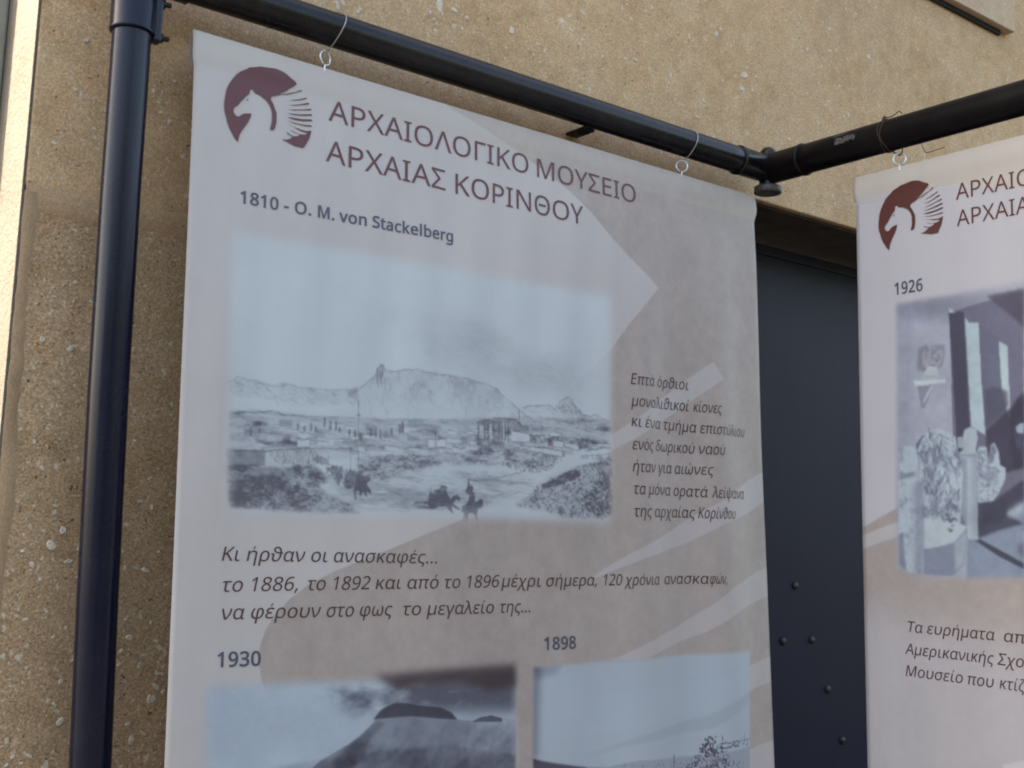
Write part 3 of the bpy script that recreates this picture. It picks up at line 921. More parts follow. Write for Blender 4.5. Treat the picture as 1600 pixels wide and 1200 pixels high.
A2.scatter(D2, [(.143, .532), (.162, .535), (.162, .558), (.150, .560)], 16, (.002, .005), (.6, 1), (.0015, .0025), (.5, .9))
A2.scatter(D2, [(.258, .404), (.272, .405), (.270, .458), (.257, .435)], 40, (.004, .01), (1.2, .6), (.0015, .003), (.2, .5))
A2.scatter(D2, [(.118, .287), (.145, .290), (.144, .317), (.121, .315)], 22, (.003, .008), (1, .7), (.001, .002), (.2, .5))
A2.scatter(D2, [(.199, .439), (.214, .440), (.232, .469), (.224, .508), (.199, .511)], 36, (.004, .01), (1.0, .7), (.001, .002), (.15, .45))
q(np.clip(blur(D2, 2) * 1.1, 0, .75), (98, 102, 128))
q(np.clip((A2.noise(.022, 5, (.7, 1.4), .75) - .47) * 2.6, 0, .55) * A2.poly(relief, .003), (110, 114, 140))
q(np.clip((A2.noise(.018, 4, gain=.75) - .5) * 2.2, 0, .5) * A2.poly([(.068, .485), (.111, .482), (.107, .619), (.084, .622), (.070, .614), (.065, .591)], .003), (130, 136, 160))
q(np.clip((A2.noise(.012, 4, gain=.75) - .48) * 2.6, 0, .5) * A2.poly([(.198, .446), (.214, .437), (.226, .431), (.234, .463), (.242, .467), (.241, .483), (.221, .513), (.197, .516)], .003), (110, 114, 140))
for pts_ in ([(.095, .485), (.111, .482), (.107, .619), (.094, .620)], [(.192, .448), (.200, .446), (.196, .567), (.191, .567)]):
    q(A2.poly(pts_, .008), (134, 140, 164), .55)
bust([(.259, .411), (.267, .405), (.272, .406), (.271, .420), (.261, .419)], (188, 206, 220), .8)
Q *= (1 + (n5 - .5) * .16 + (n1 - .5) * .12)[..., None]
a = (mk * .96)[..., None]
A2.rgb = A2.rgb * (1 - a) + Q * a
img2 = A2.image('second_banner_print')
mat_print2 = print_mat('second_banner_print', img2, A2.w, A2.h)
del Q, D2, mk, st, sv, n1, n5

# ------------------------------------------------------------------ cloth surfaces
def sm(a, b, x):
    t = max(0.0, min(1.0, (x - a) / (b - a)))
    return t * t * (3 - 2 * t)


def surf1(u, v):
    """point on the front banner's cloth, u metres from its left edge, v metres below its top"""
    A = sm(.05, .5, v)
    out = A * (.0010 + .0060 * sm(.42, .95, u)) * -math.sin(2 * PI * (u - .58) / .175)
    out += .0016 * A * math.sin(2 * PI * u / .31 + .8)
    out += .0011 * sm(.05, .12, v) * (1 - sm(.35, .7, v)) * math.sin(2 * PI * u / .083 + 9 * v)
    if 0 < v < .046:
        out += .0018 * math.sin(PI * v / .046) ** 2
    out += (.0745 - .010 * u) * v
    x = .4768 + u + sm(.030, .05, v) * (-.0055 * sm(.93, 1, u) + .0030 * (1 - sm(0, .05, u)))
    return (x, -out, 2.1181 - v)


def surf2(u, v):
    """point on the second banner's cloth; it runs towards the viewer, at right angles to the first"""
    A = sm(.05, .5, v)
    out = A * .0022 * math.sin(2 * PI * u / .36 + 2.2)
    out += .0005 * sm(.05, .12, v) * math.sin(2 * PI * u / .09)
    if 0 < v < .046:
        out += .0018 * math.sin(PI * v / .046) ** 2
    y = -.1752 - u - sm(.030, .05, v) * .0045 * (1 - sm(0, .06, u))
    return (1.509 + .036 * v - out, y, 2.1181 - v)


def cloth_grid(fn, u0, u1, v0, v1, nu, nv, h, lift=0.0, side=(0, 0, 0)):
    """grid laid on a banner's surface with the print's UVs"""
    vs, fs, uv = [], [], []
    for j in range(nv + 1):
        for i in range(nu + 1):
            u = u0 + (u1 - u0) * i / nu
            v = v0 + (v1 - v0) * j / nv
            p = Vector(fn(u, v))
            if lift:
                e = 1e-3
                n = (Vector(fn(u + e, v)) - p).cross(Vector(fn(u, v + e)) - p).normalized()
                p = p - n * lift
            vs.append(p + Vector(side))
            uv.append((u, 1 - v / h))
    for j in range(nv):
        for i in range(nu):
            a = j * (nu + 1) + i
            fs.append((a, a + nu + 1, a + nu + 2, a + 1))
    me = mesh(vs, fs, True)
    lay = me.uv_layers.new(name='UVMap')
    idx = np.empty(len(me.loops), np.int32)
    me.loops.foreach_get('vertex_index', idx)
    lay.data.foreach_set('uv', np.array(uv, np.float32)[idx].ravel())
    return me


def on_cloth(fn, pts2, faces, lift=.0006):
    """flat shapes given in (u, v) laid on the cloth, a hair proud of it"""
    vs = []
    for u, v in pts2:
        p = Vector(fn(u, v))
        e = 1e-3
        n = (Vector(fn(u + e, v)) - p).cross(Vector(fn(u, v + e)) - p).normalized()
        vs.append(p - n * lift)
    return mesh(vs, faces)


# outlines of the letters used on the banners (advance, contours), 482 units = cap height
GLYPHS = {
    'r,': (180, '61,78 57,53 53,27 47,-3 40,-32 34,-60 28,-87 71,-87 82,-62 93,-35 104,-8 114,20 122,46 129,71 124,78'),
    'r.': (180, '89,81 79,80 69,77 60,71 54,63 50,51 48,36 50,22 54,10 60,1 69,-5 79,-8 89,-9 100,-8 110,-5 119,1 126,10 130,22 132,36 130,51 126,63 119,71 110,77 100,80'),
    'r0': (384, '191,487 156,484 125,474 99,458 78,435 61,407 49,373 40,334 35,290 33,240 37,169 50,108 72,59 102,22 142,1 191,-7 227,-3 258,6 284,23 305,45 322,74 335,108 344,147 349,191 351,240 347,313 334,373 312,422 281,458 241,480|159,431 133,415 115,388 102,349 95,300 92,240 95,180 102,131 115,93 133,65 159,49 191,44 224,49 249,65 268,92 281,130 289,180 291,240 289,300 281,349 268,388 249,415 224,431 191,437'),
    'r1': (384, '189,480 60,379 91,339 142,381 150,388 158,394 164,400 170,405 176,411 183,418 183,405 182,393 181,381 181,369 181,353 181,335 181,0 238,0 238,480'),
    'r2': (384, '185,486 155,484 128,479 102,470 79,458 57,445 38,430 69,390 87,403 105,415 123,424 142,430 162,435 185,436 208,434 229,427 246,415 259,400 267,380 269,355 268,334 264,315 257,296 247,278 234,259 219,240 201,221 181,199 158,176 32,49 32,0 349,0 349,54 107,54 107,56 207,155 230,179 252,202 271,224 288,245 303,267 314,288 323,311 328,334 330,359 325,396 312,427 291,452 262,471 226,482'),
    'r3': (384, '229,483 266,471 294,453 315,428 327,400 331,367 328,337 319,312 304,290 284,274 258,262 262,244 296,231 318,214 333,192 343,166 346,136 344,110 337,85 326,62 311,42 291,25 266,11 237,1 202,-5 162,-7 137,-6 114,-4 92,-1 71,4 50,11 30,19 30,75 51,65 73,58 95,51 118,47 141,44 163,43 202,46 233,54 256,68 271,87 281,110 284,138 280,165 268,186 249,202 222,213 189,220 150,222 103,222 103,273 150,273 187,275 217,284 240,298 257,316 267,338 271,363 268,385 260,403 247,417 230,428 208,434 183,437 159,435 136,431 117,425 99,417 80,407 62,396 33,437 51,449 72,461 96,471 123,480 152,485 183,486'),
    'r4': (384, '14,159 14,109 244,109 244,0 301,0 301,109 371,109 371,162 301,162 301,482 240,482|244,419 247,419 246,404 246,388 245,372 244,355 244,335 244,313 244,162 72,162 216,367 221,374 226,382 231,392 236,401 241,410'),
    'r5': (384, '72,480 312,480 312,426 122,426 111,287 119,288 130,290 142,291 155,293 169,294 185,294 231,290 270,278 302,257 326,229 341,195 346,153 341,107 325,68 299,36 263,12 219,-2 167,-7 142,-6 119,-4 97,0 76,5 58,12 42,19 42,75 60,66 79,58 101,52 124,47 146,45 167,44 200,46 229,55 253,69 271,89 282,115 285,147 282,176 273,200 257,219 234,233 203,242 165,244 152,244 138,243 122,241 107,239 94,237 83,234 54,253'),
    'r6': (384, '266,486 277,486 288,485 298,484 308,482 316,480 316,430 307,432 298,434 288,436 278,437 268,438 258,438 229,436 203,431 181,422 162,411 145,397 132,380 121,361 113,341 106,318 101,295 98,270 96,244 100,244 112,259 126,272 143,284 163,293 187,298 214,300 253,296 286,283 314,262 336,233 348,197 353,154 348,108 334,69 311,36 281,12 244,-2 200,-7 171,-4 143,3 118,16 95,34 75,57 59,86 47,120 39,160 37,205 38,239 41,273 46,307 54,339 65,369 79,397 97,423 119,444 146,462 177,475 214,484 257,486|201,254 181,252 163,248 146,241 132,231 120,220 110,208 103,194 98,180 97,166 98,147 102,128 108,108 117,91 128,75 142,61 159,51 178,45 199,43 226,46 249,55 268,70 283,92 291,120 294,154 292,183 284,207 271,227 253,242 230,251'),
    'r7': (384, '30,480 351,480 351,434 156,0 91,0 288,426 30,426'),
    'r8': (384, '191,486 231,483 265,473 295,457 317,434 331,406 335,371 334,353 330,336 323,321 313,307 302,295 289,283 275,273 260,263 244,254 263,244 281,233 298,222 313,209 325,196 336,181 344,164 349,145 351,124 346,87 332,55 308,29 276,9 238,-3 193,-7 146,-3 106,8 75,27 51,53 38,85 33,122 34,143 39,162 47,179 57,195 69,209 83,221 99,232 115,242 132,251 110,265 90,281 73,299 59,320 51,344 48,372 50,395 57,416 67,434 81,450 98,463 118,473 141,480 165,485|168,437 191,439 215,437 236,431 253,421 266,407 274,390 277,369 274,347 266,328 253,312 236,299 216,287 194,277 178,284 164,291 150,299 137,308 127,317 118,328 111,340 107,354 106,369 109,390 117,407 130,421 147,431|154,213 181,226 192,222 221,210 245,196 265,182 281,165 290,146 293,124 290,100 281,80 267,63 247,51 222,43 192,40 161,43 135,51 116,63 102,80 93,100 91,122 93,145 101,165 114,183 132,199'),
    'r9': (384, '187,486 216,484 244,476 269,463 292,445 312,422 328,393 340,359 347,320 349,275 348,240 345,206 340,173 332,141 322,110 307,82 289,57 267,35 240,17 208,4 171,-4 129,-7 120,-7 109,-6 98,-5 87,-4 77,-2 69,0 69,50 87,46 106,43 128,42 157,43 183,49 205,57 224,69 240,83 254,99 265,118 274,138 280,161 285,185 288,209 289,235 285,235 274,221 260,207 243,196 222,187 199,181 171,179 133,184 99,196 72,217 50,246 38,282 34,324 36,356 42,385 53,411 67,433 85,452 106,467 130,478 157,484|187,437 161,433 138,424 119,409 104,387 95,359 92,325 95,296 102,272 115,252 132,237 155,229 184,226 205,227 223,231 240,239 254,248 266,259 276,272 284,286 288,299 289,314 288,333 284,352 278,371 269,388 258,404 244,418 227,428 208,434'),
    'rΑ': (429, '187,482 242,482 428,0 366,0 308,148 118,148 61,0 0,0|214,419 210,405 207,392 203,378 199,366 196,356 193,347 138,202 290,202 236,347 235,352 233,358 230,367 227,376 224,386 221,396 218,405 216,413'),
    'rΓ': (352, '65,480 65,0 126,0 126,426 336,426 336,480'),
    'rΕ': (373, '65,480 65,0 333,0 333,53 126,53 126,224 321,224 321,277 126,277 126,426 333,426 333,480'),
    'rΘ': (525, '263,487 216,483 174,473 139,456 109,433 84,404 65,370 52,331 44,288 41,241 44,193 52,150 65,111 84,76 109,48 139,24 174,7 216,-3 263,-7 308,-3 349,7 384,24 414,47 439,76 458,110 472,150 481,193 484,240 481,288 472,331 458,370 439,405 414,433 384,456 349,473 309,484|214,428 174,411 143,382 122,344 109,297 105,240 109,184 122,137 143,98 173,69 213,51 263,46 312,51 352,69 382,98 403,137 416,184 420,240 416,297 403,344 382,382 352,411 313,428 263,434|161,270 363,270 363,218 161,218'),
    'rΙ': (228, '27,480 27,445 83,431 83,48 27,35 27,0 200,0 200,35 144,48 144,431 200,445 200,480'),
    'rΚ': (416, '65,480 126,480 126,243 139,258 153,274 167,289 181,304 194,319 208,334 338,480 408,480 218,271 416,0 345,0 175,229 126,186 126,0 65,0'),
    'rΛ': (408, '172,480 235,480 408,0 344,0 238,302 231,323 224,343 218,362 212,380 207,397 203,414 199,397 195,380 189,361 183,342 176,323 169,303 64,0 0,0'),
    'rΜ': (609, '65,480 65,0 121,0 121,291 121,316 120,340 120,364 119,386 117,405 116,420 119,420 277,0 326,0 486,420 489,420 488,404 487,385 486,364 485,341 484,318 484,295 484,0 544,0 544,480 455,480 305,87 302,87 154,480'),
    'rΝ': (510, '65,480 65,0 121,0 121,268 121,292 120,316 119,340 118,362 117,381 116,398 118,398 375,0 445,0 445,480 389,480 389,209 389,194 389,178 390,162 391,145 391,130 392,115 393,102 393,91 394,83 391,83 135,480'),
    'rΟ': (525, '263,487 216,483 174,473 139,456 109,433 84,404 65,370 52,331 44,288 41,241 44,193 52,150 65,111 84,76 109,48 139,24 174,7 216,-3 263,-7 308,-3 349,7 384,24 414,47 439,76 458,110 472,150 481,193 484,240 481,288 472,331 458,370 439,405 414,433 384,456 349,473 309,484|214,428 174,411 143,382 122,344 109,297 105,240 109,184 122,137 143,98 173,69 213,51 263,46 312,51 352,69 382,98 403,137 416,184 420,240 416,297 403,344 382,382 352,411 313,428 263,434'),
    'rΡ': (406, '65,480 65,0 126,0 126,187 181,187 225,189 263,196 294,208 320,224 340,243 354,264 364,288 370,313 372,338 367,380 353,415 329,443 295,463 249,475 192,480|126,428 126,238 174,238 216,241 250,248 276,261 295,279 306,304 310,336 306,364 296,387 280,405 257,418 225,425 187,428'),
    'rΣ': (383, '347,480 347,426 176,426 169,426 160,426 150,426 140,426 130,426 120,426 111,426 103,426 97,426 248,251 91,52 108,53 125,53 141,53 158,53 176,53 193,53 367,53 367,0 24,0 24,50 181,251 28,429 28,480'),
    'rΤ': (373, '7,480 7,426 156,426 156,0 217,0 217,426 366,426 366,480'),
    'rΥ': (380, '0,480 160,183 160,0 220,0 220,186 380,480 315,480 190,244 66,480'),
    'rΧ': (394, '13,480 80,480 197,291 316,480 379,480 231,251 391,0 322,0 195,208 66,0 3,0 162,250'),
    'rα': (413, '190,367 145,361 108,345 77,318 55,281 41,235 37,179 41,122 55,76 78,40 108,14 144,-2 185,-7 213,-5 237,0 256,9 272,21 285,34 297,48 302,48 307,30 315,16 325,5 336,-1 350,-5 365,-7 373,-6 380,-5 388,-4 394,-2 399,0 403,2 403,45 401,44 398,44 394,43 390,42 386,42 383,42 376,43 369,45 363,50 359,57 356,67 355,79 355,219 355,235 356,252 357,270 359,288 361,305 363,321 366,336 369,349 372,360 326,360 321,353 317,345 313,336 310,328 307,319 304,312 300,312 288,328 273,342 256,353 237,361 215,365|194,317 164,313 140,301 122,281 108,254 101,220 98,178 101,137 108,103 121,77 140,58 164,46 195,42 228,46 255,56 274,74 287,100 294,133 297,175 297,179 294,221 287,255 275,282 256,301 229,313'),
    'rγ': (348, '64,360 140,171 145,159 150,146 155,132 160,118 164,105 169,91 172,79 175,69 177,60 179,60 181,68 184,78 187,91 191,104 195,118 200,132 204,146 208,158 212,169 283,360 345,360 212,9 205,-10 199,-29 194,-49 190,-69 186,-89 183,-109 180,-128 179,-145 179,-161 115,-161 115,-148 117,-132 119,-114 122,-95 127,-75 131,-55 137,-34 143,-15 149,4 3,360'),
    'rδ': (406, '244,509 270,505 293,499 315,491 334,483 353,474 327,428 310,437 292,445 274,452 255,458 234,461 212,462 193,461 178,456 167,448 159,439 155,428 153,416 154,405 157,396 162,387 169,378 178,369 190,360 205,351 223,340 243,328 281,306 312,282 337,256 355,228 366,195 369,158 364,109 349,68 323,36 289,12 249,-2 201,-7 171,-5 142,1 116,11 93,24 73,41 57,62 46,86 39,113 36,144 38,171 44,196 55,219 69,239 85,257 105,273 127,286 151,297 177,306 153,321 133,337 116,354 103,372 96,393 93,416 97,445 109,468 128,487 153,500 182,508 214,510|224,281 210,277 195,272 181,266 167,259 153,251 140,241 129,229 118,216 110,201 103,184 99,165 98,143 101,115 110,91 125,71 146,55 171,45 201,42 233,46 260,56 281,72 296,95 305,124 308,158 306,186 298,211 286,232 269,250 248,266'),
    'rε': (324, '180,367 205,366 227,364 247,360 265,355 284,349 302,341 279,294 264,300 249,306 234,311 218,315 199,317 179,318 134,312 107,295 98,267 101,249 110,235 126,224 147,217 172,213 201,212 238,212 238,163 189,163 133,156 99,136 88,101 91,82 100,66 116,55 135,48 158,43 183,42 207,43 229,46 249,50 268,56 285,63 300,70 300,18 285,11 269,5 251,0 230,-4 206,-6 180,-7 133,-3 95,7 66,23 45,45 33,70 29,98 30,115 34,130 40,142 48,153 58,162 69,170 82,176 95,182 109,186 109,189 90,197 74,207 60,219 50,233 44,251 42,271 46,299 59,323 80,342 108,356 142,364'),
    'rζ': (325, '57,510 307,510 307,466 264,429 227,394 196,362 170,332 149,304 133,279 121,255 111,232 105,212 101,192 99,173 98,154 100,131 104,112 111,96 122,84 135,74 150,67 169,61 189,55 212,50 243,42 268,32 285,20 297,7 305,-9 307,-27 305,-46 301,-65 294,-83 285,-100 275,-116 265,-131 206,-131 217,-116 226,-101 235,-85 242,-69 246,-55 248,-42 247,-36 245,-30 242,-25 238,-20 230,-15 220,-10 206,-5 189,-1 167,3 127,14 95,29 70,49 52,76 41,110 37,150 39,183 44,214 53,243 65,270 80,297 97,322 117,346 138,370 161,394 186,417 211,440 237,464 234,464 228,464 219,463 208,463 196,463 182,462 168,462 153,461 138,461 57,461'),
    'rη': (415, '270,363 302,353 328,335 346,310 357,277 361,234 361,-161 302,-161 302,230 300,257 294,278 283,295 267,307 247,315 222,317 186,313 159,302 139,283 126,258 119,226 116,187 116,0 57,0 57,360 105,360 113,311 117,311 130,328 146,342 165,353 186,361 208,365 230,367'),
    'rι': (232, '113,360 113,106 115,86 119,70 126,58 136,49 149,43 165,42 175,42 185,43 196,44 206,46 214,47 220,49 220,4 213,1 204,-1 193,-4 181,-5 169,-6 157,-7 138,-6 121,-2 104,3 90,11 78,23 68,37 61,56 57,78 55,105 55,360'),
    'rκ': (359, '120,360 120,267 119,249 119,231 118,214 117,199 116,186 116,175 117,175 121,181 125,187 130,193 135,199 139,204 143,210 271,360 342,360 206,201 353,0 282,0 164,163 120,126 120,0 57,0 57,360'),
    'rλ': (364, '96,513 115,509 131,502 144,493 156,481 166,465 176,447 185,426 194,402 310,78 320,58 331,46 344,42 347,42 351,42 355,43 358,44 362,44 364,45 364,1 359,-1 353,-3 347,-4 340,-6 333,-6 326,-7 310,-5 297,-1 286,6 277,16 269,30 261,48 212,185 208,197 204,208 200,221 195,234 191,247 187,260 184,272 181,283 179,292 176,292 172,276 166,259 160,242 153,224 146,206 139,189 57,0 -4,0 151,353 133,404 126,421 118,437 109,449 99,458 85,464 68,465 60,465 53,465 47,464 41,463 35,462 30,461 30,509 37,510 44,512 51,513 59,514 67,514 75,514'),
    'rμ': (418, '116,360 116,128 125,80 152,52 197,42 233,46 260,57 279,76 292,102 300,134 302,173 302,360 361,360 361,0 314,0 304,48 301,48 289,32 274,18 257,7 238,0 217,-5 193,-7 176,-6 161,-3 148,2 136,8 125,15 116,24 113,24 114,15 114,4 115,-9 116,-23 116,-39 116,-56 116,-161 57,-161 57,360'),
    'rν': (367, '61,360 133,166 137,154 142,142 147,128 152,113 157,99 162,84 166,71 169,60 172,50 175,50 200,78 222,108 239,139 253,171 264,204 272,240 277,278 280,318 281,360 340,360 338,314 334,270 327,229 317,189 303,150 284,112 261,74 232,37 198,0 134,0 0,360'),
    'rο': (406, '204,367 236,364 264,357 290,345 314,328 333,307 349,282 361,252 368,218 370,181 365,126 350,79 325,42 291,15 250,-1 202,-7 172,-4 143,3 117,15 94,32 75,53 58,79 46,109 39,143 37,181 42,236 57,282 82,318 116,345 156,361|169,313 143,301 123,281 109,253 101,220 98,181 101,141 109,107 123,80 143,59 170,46 203,42 237,46 263,59 283,80 298,107 306,141 309,181 306,220 298,253 283,281 263,301 236,313 203,317'),
    'rπ': (443, '56,360 8,336 8,311 81,311 81,0 140,0 140,311 292,311 292,79 300,31 325,3 367,-7 377,-6 386,-5 394,-4 401,-2 407,0 411,2 411,48 408,47 403,45 399,44 393,43 388,42 381,42 373,43 366,46 359,51 354,58 352,69 351,83 351,311 421,311 421,360'),
    'rρ': (406, '214,367 168,362 129,347 97,322 72,286 58,241 53,185 53,-161 113,-161 113,-66 113,-46 112,-28 112,-11 111,3 110,15 109,24 113,24 126,14 141,7 158,1 175,-3 192,-6 210,-7 256,-1 295,14 327,41 350,78 365,124 369,180 367,218 361,252 350,282 335,308 316,329 294,345 270,357 243,364|211,317 242,313 267,302 286,283 299,257 306,222 309,180 306,138 299,104 286,77 267,58 242,46 210,42 192,43 174,46 157,50 141,57 126,65 113,75 113,184 124,258 156,302'),
    'rς': (325, '210,367 178,364 148,357 120,346 96,329 76,308 59,281 47,250 39,212 37,170 39,135 45,105 55,80 68,59 84,42 102,29 123,18 145,10 169,4 191,0 209,-5 223,-10 233,-15 241,-19 246,-25 249,-30 251,-36 251,-42 250,-55 246,-69 239,-85 230,-101 221,-116 211,-131 267,-131 276,-117 285,-101 294,-84 301,-65 305,-46 307,-27 305,-9 298,6 286,20 269,32 245,42 214,50 185,57 161,64 142,73 127,82 115,94 107,108 102,125 99,146 98,171 101,214 109,250 124,278 144,299 172,311 208,315 222,314 236,313 251,310 264,306 277,302 289,298 308,347 294,352 279,357 263,361 246,364 228,366'),
    'rσ': (414, '398,360 232,360 194,358 160,352 129,341 102,326 79,306 61,281 48,251 40,214 37,172 42,118 57,74 82,39 116,14 156,-2 202,-7 237,-4 268,3 294,16 317,33 336,54 351,78 361,105 367,134 369,165 368,196 362,224 353,250 341,273 327,293 311,311 398,311|232,311 253,311 270,291 283,269 294,245 303,219 307,192 309,164 306,131 298,101 284,77 264,58 237,46 203,42 170,46 143,58 123,79 109,105 101,136 98,172 102,218 113,253 132,279 158,297 191,307'),
    'rτ': (322, '56,360 7,336 7,310 103,310 103,104 105,76 111,53 120,35 131,20 146,9 162,2 180,-3 199,-6 219,-7 232,-7 244,-6 257,-4 268,-2 277,1 285,3 285,48 277,46 268,44 258,43 248,41 238,41 228,40 210,42 194,47 181,56 171,69 165,87 163,110 163,310 304,310 304,360'),
    'rυ': (412, '112,360 53,360 53,163 55,132 59,104 66,77 78,53 93,33 113,16 138,3 169,-4 206,-7 258,-1 300,15 333,43 356,82 371,133 375,196 375,228 373,257 370,283 366,308 360,334 354,360 295,360 301,333 306,308 310,283 313,257 315,229 316,199 313,150 304,110 290,80 270,59 244,46 211,42 180,45 154,56 136,75 123,100 115,130 112,165'),
    'rφ': (487, '343,364 367,357 388,344 406,327 422,306 434,282 443,254 448,223 450,189 447,148 439,112 425,82 406,56 384,35 358,18 330,6 300,-2 269,-6 269,-161 211,-161 211,-6 179,-2 149,5 122,16 98,31 77,51 60,76 47,106 39,141 37,182 39,217 46,251 56,282 71,311 87,338 105,363 151,332 136,309 122,287 111,263 103,238 98,210 96,180 98,150 103,123 112,102 123,84 137,70 154,59 172,51 191,46 211,42 211,242 214,280 224,311 239,335 261,353 287,363 317,367|305,316 294,310 283,302 275,288 270,268 269,243 269,42 291,46 311,53 330,62 348,75 362,91 374,110 383,132 388,158 390,188 388,227 381,259 370,284 355,303 337,314 318,318'),
    'rχ': (370, '60,362 81,360 97,353 110,341 120,325 131,304 141,280 187,165 289,360 353,360 212,107 274,-51 282,-70 290,-85 299,-97 308,-106 321,-111 336,-113 342,-113 347,-112 352,-112 357,-111 362,-111 366,-110 366,-156 361,-157 355,-158 349,-160 341,-160 333,-161 324,-161 305,-160 289,-156 275,-150 263,-142 252,-131 243,-119 235,-104 228,-88 220,-70 173,55 56,-161 -7,-161 146,114 91,257 84,274 77,288 70,299 61,308 52,313 41,314 33,314 25,313 19,310 19,357 24,358 30,359 36,360 43,361 51,362'),
    'rψ': (511, '228,510 228,43 208,46 189,51 171,58 154,69 140,83 128,100 119,122 113,148 111,179 111,360 53,360 53,181 56,140 63,104 76,74 92,50 113,30 138,15 165,4 196,-3 228,-6 228,-161 286,-161 286,-6 319,-2 350,6 379,17 405,33 427,53 445,79 459,110 467,147 470,190 470,219 468,247 465,275 461,302 456,330 449,360 391,360 397,329 403,301 407,274 410,247 412,218 412,188 409,145 397,110 378,83 352,64 322,50 286,44 286,510'),
    'rω': (525, '77,360 65,329 55,299 47,270 42,240 39,208 38,175 39,140 44,109 52,80 64,55 78,33 96,16 116,3 140,-4 166,-7 209,0 241,20 261,54 264,54 285,20 316,0 359,-7 386,-4 409,3 429,16 447,33 461,55 473,80 481,109 486,140 488,175 487,208 483,240 478,270 471,299 461,329 448,360 388,360 401,329 411,299 419,270 424,241 427,209 428,174 426,134 420,101 408,76 393,57 375,46 355,42 336,45 320,52 308,65 298,82 293,104 291,130 291,231 234,231 234,130 233,106 228,85 219,67 207,53 190,45 170,42 149,46 132,57 117,76 106,101 99,134 97,174 98,209 101,241 107,270 115,299 125,329 138,360'),
    'rϑ': (418, '239,508 277,491 308,462 332,423 350,377 361,322 408,322 408,273 365,273 366,268 366,262 366,256 367,250 367,244 367,237 364,192 358,150 347,111 331,77 311,49 286,25 257,7 223,-3 183,-7 154,-5 129,1 108,10 92,23 80,38 71,55 65,73 61,92 60,112 60,132 62,152 65,171 67,185 69,198 69,208 69,217 67,224 63,229 59,233 54,234 47,235 42,235 36,234 31,232 25,231 21,228 17,226 4,268 13,271 22,275 33,278 44,280 55,282 66,282 87,280 102,274 113,265 120,252 125,237 126,221 126,213 126,205 125,196 124,188 123,179 122,169 120,161 119,152 118,142 117,133 117,123 117,113 119,95 124,79 133,63 146,51 163,43 185,41 222,46 252,63 276,90 293,129 303,178 307,239 307,244 307,250 307,256 306,262 306,268 306,273 254,276 209,282 172,293 141,307 117,324 99,343 87,365 79,389 77,414 80,440 89,464 104,485 127,501 156,511 193,514|174,464 159,459 148,451 140,440 135,426 134,410 135,394 141,379 150,366 163,353 181,343 203,334 230,328 263,323 302,322 293,364 281,400 263,428 242,449 218,461 191,465'),
    'b-': (236, '216,220 20,220 20,140 216,140'),
    'b.': (200, '99,95 86,93 72,89 58,81 49,69 43,54 41,36 43,19 49,4 58,-9 72,-17 86,-21 99,-23 113,-21 127,-17 141,-9 151,3 157,19 159,36 157,54 151,70 140,81 127,89 113,93'),
    'b0': (404, '201,501 163,497 128,486 98,469 74,443 56,413 43,377 33,336 28,291 26,240 30,167 44,104 67,52 101,11 147,-12 201,-21 240,-16 275,-6 305,12 329,37 347,68 361,104 371,145 376,190 378,240 374,315 360,377 336,429 302,469 256,493|201,423 228,418 247,405 263,382 274,346 282,299 284,240 282,181 274,133 263,98 247,75 228,62 201,58 175,62 155,75 140,99 129,134 122,181 119,240 122,299 129,346 140,382 155,405 175,418'),
    'b1': (404, '193,494 46,381 98,320 163,371 171,377 179,384 185,390 191,395 198,401 182,397 176,406 175,394 174,382 174,369 174,353 174,335 174,-14 265,-14 265,494'),
    'b2': (404, '195,500 163,498 134,492 105,483 81,470 57,456 24,432 76,371 107,392 124,403 139,411 157,417 174,421 195,422 215,421 231,415 245,405 254,393 260,377 262,355 261,336 258,319 252,302 243,285 230,267 216,249 199,230 179,208 156,186 25,55 25,-14 376,-14 376,68 143,63 229,146 252,170 275,193 294,215 312,237 328,260 339,282 349,307 355,332 357,359 352,400 337,434 312,462 279,483 239,495'),
    'b3': (404, '193,500 160,499 129,493 100,484 74,473 52,461 19,441 67,378 98,395 116,405 133,412 150,418 171,421 193,423 215,421 233,415 246,407 256,395 261,381 264,363 261,342 253,324 239,309 220,297 194,288 160,287 96,287 96,208 160,208 197,206 227,200 250,190 265,177 274,160 277,138 274,114 266,94 255,78 236,67 209,59 173,57 152,58 131,60 109,64 88,71 67,78 25,94 23,10 54,-2 76,-9 99,-14 122,-18 146,-20 172,-21 214,-19 251,-12 283,-1 311,14 333,33 351,55 363,80 371,108 373,136 370,169 358,198 341,223 314,243 287,254 288,254 303,262 327,281 344,306 355,334 358,367 354,404 340,435 315,463 283,483 242,496'),
    'b6': (404, '267,500 222,498 182,488 148,474 118,455 94,432 74,404 59,374 48,343 39,310 34,275 31,240 30,205 32,158 41,116 53,80 71,49 93,24 119,5 147,-10 178,-17 210,-21 258,-15 300,0 334,27 359,63 375,105 380,154 375,200 361,239 336,272 304,295 267,309 224,314 195,311 168,306 145,296 125,283 110,268 118,266 125,270 128,293 132,315 139,336 146,355 156,372 167,387 182,400 199,410 218,418 241,422 269,424 277,424 286,423 295,423 304,421 313,419 343,413 343,491 322,495 311,497 300,499 288,500 276,500|236,238 254,230 268,218 279,201 285,180 287,154 284,122 277,98 265,79 250,67 232,59 209,57 191,58 176,64 162,72 151,84 142,98 134,113 128,131 125,149 124,166 125,177 129,189 134,201 142,211 153,220 164,229 178,235 194,239 211,240'),
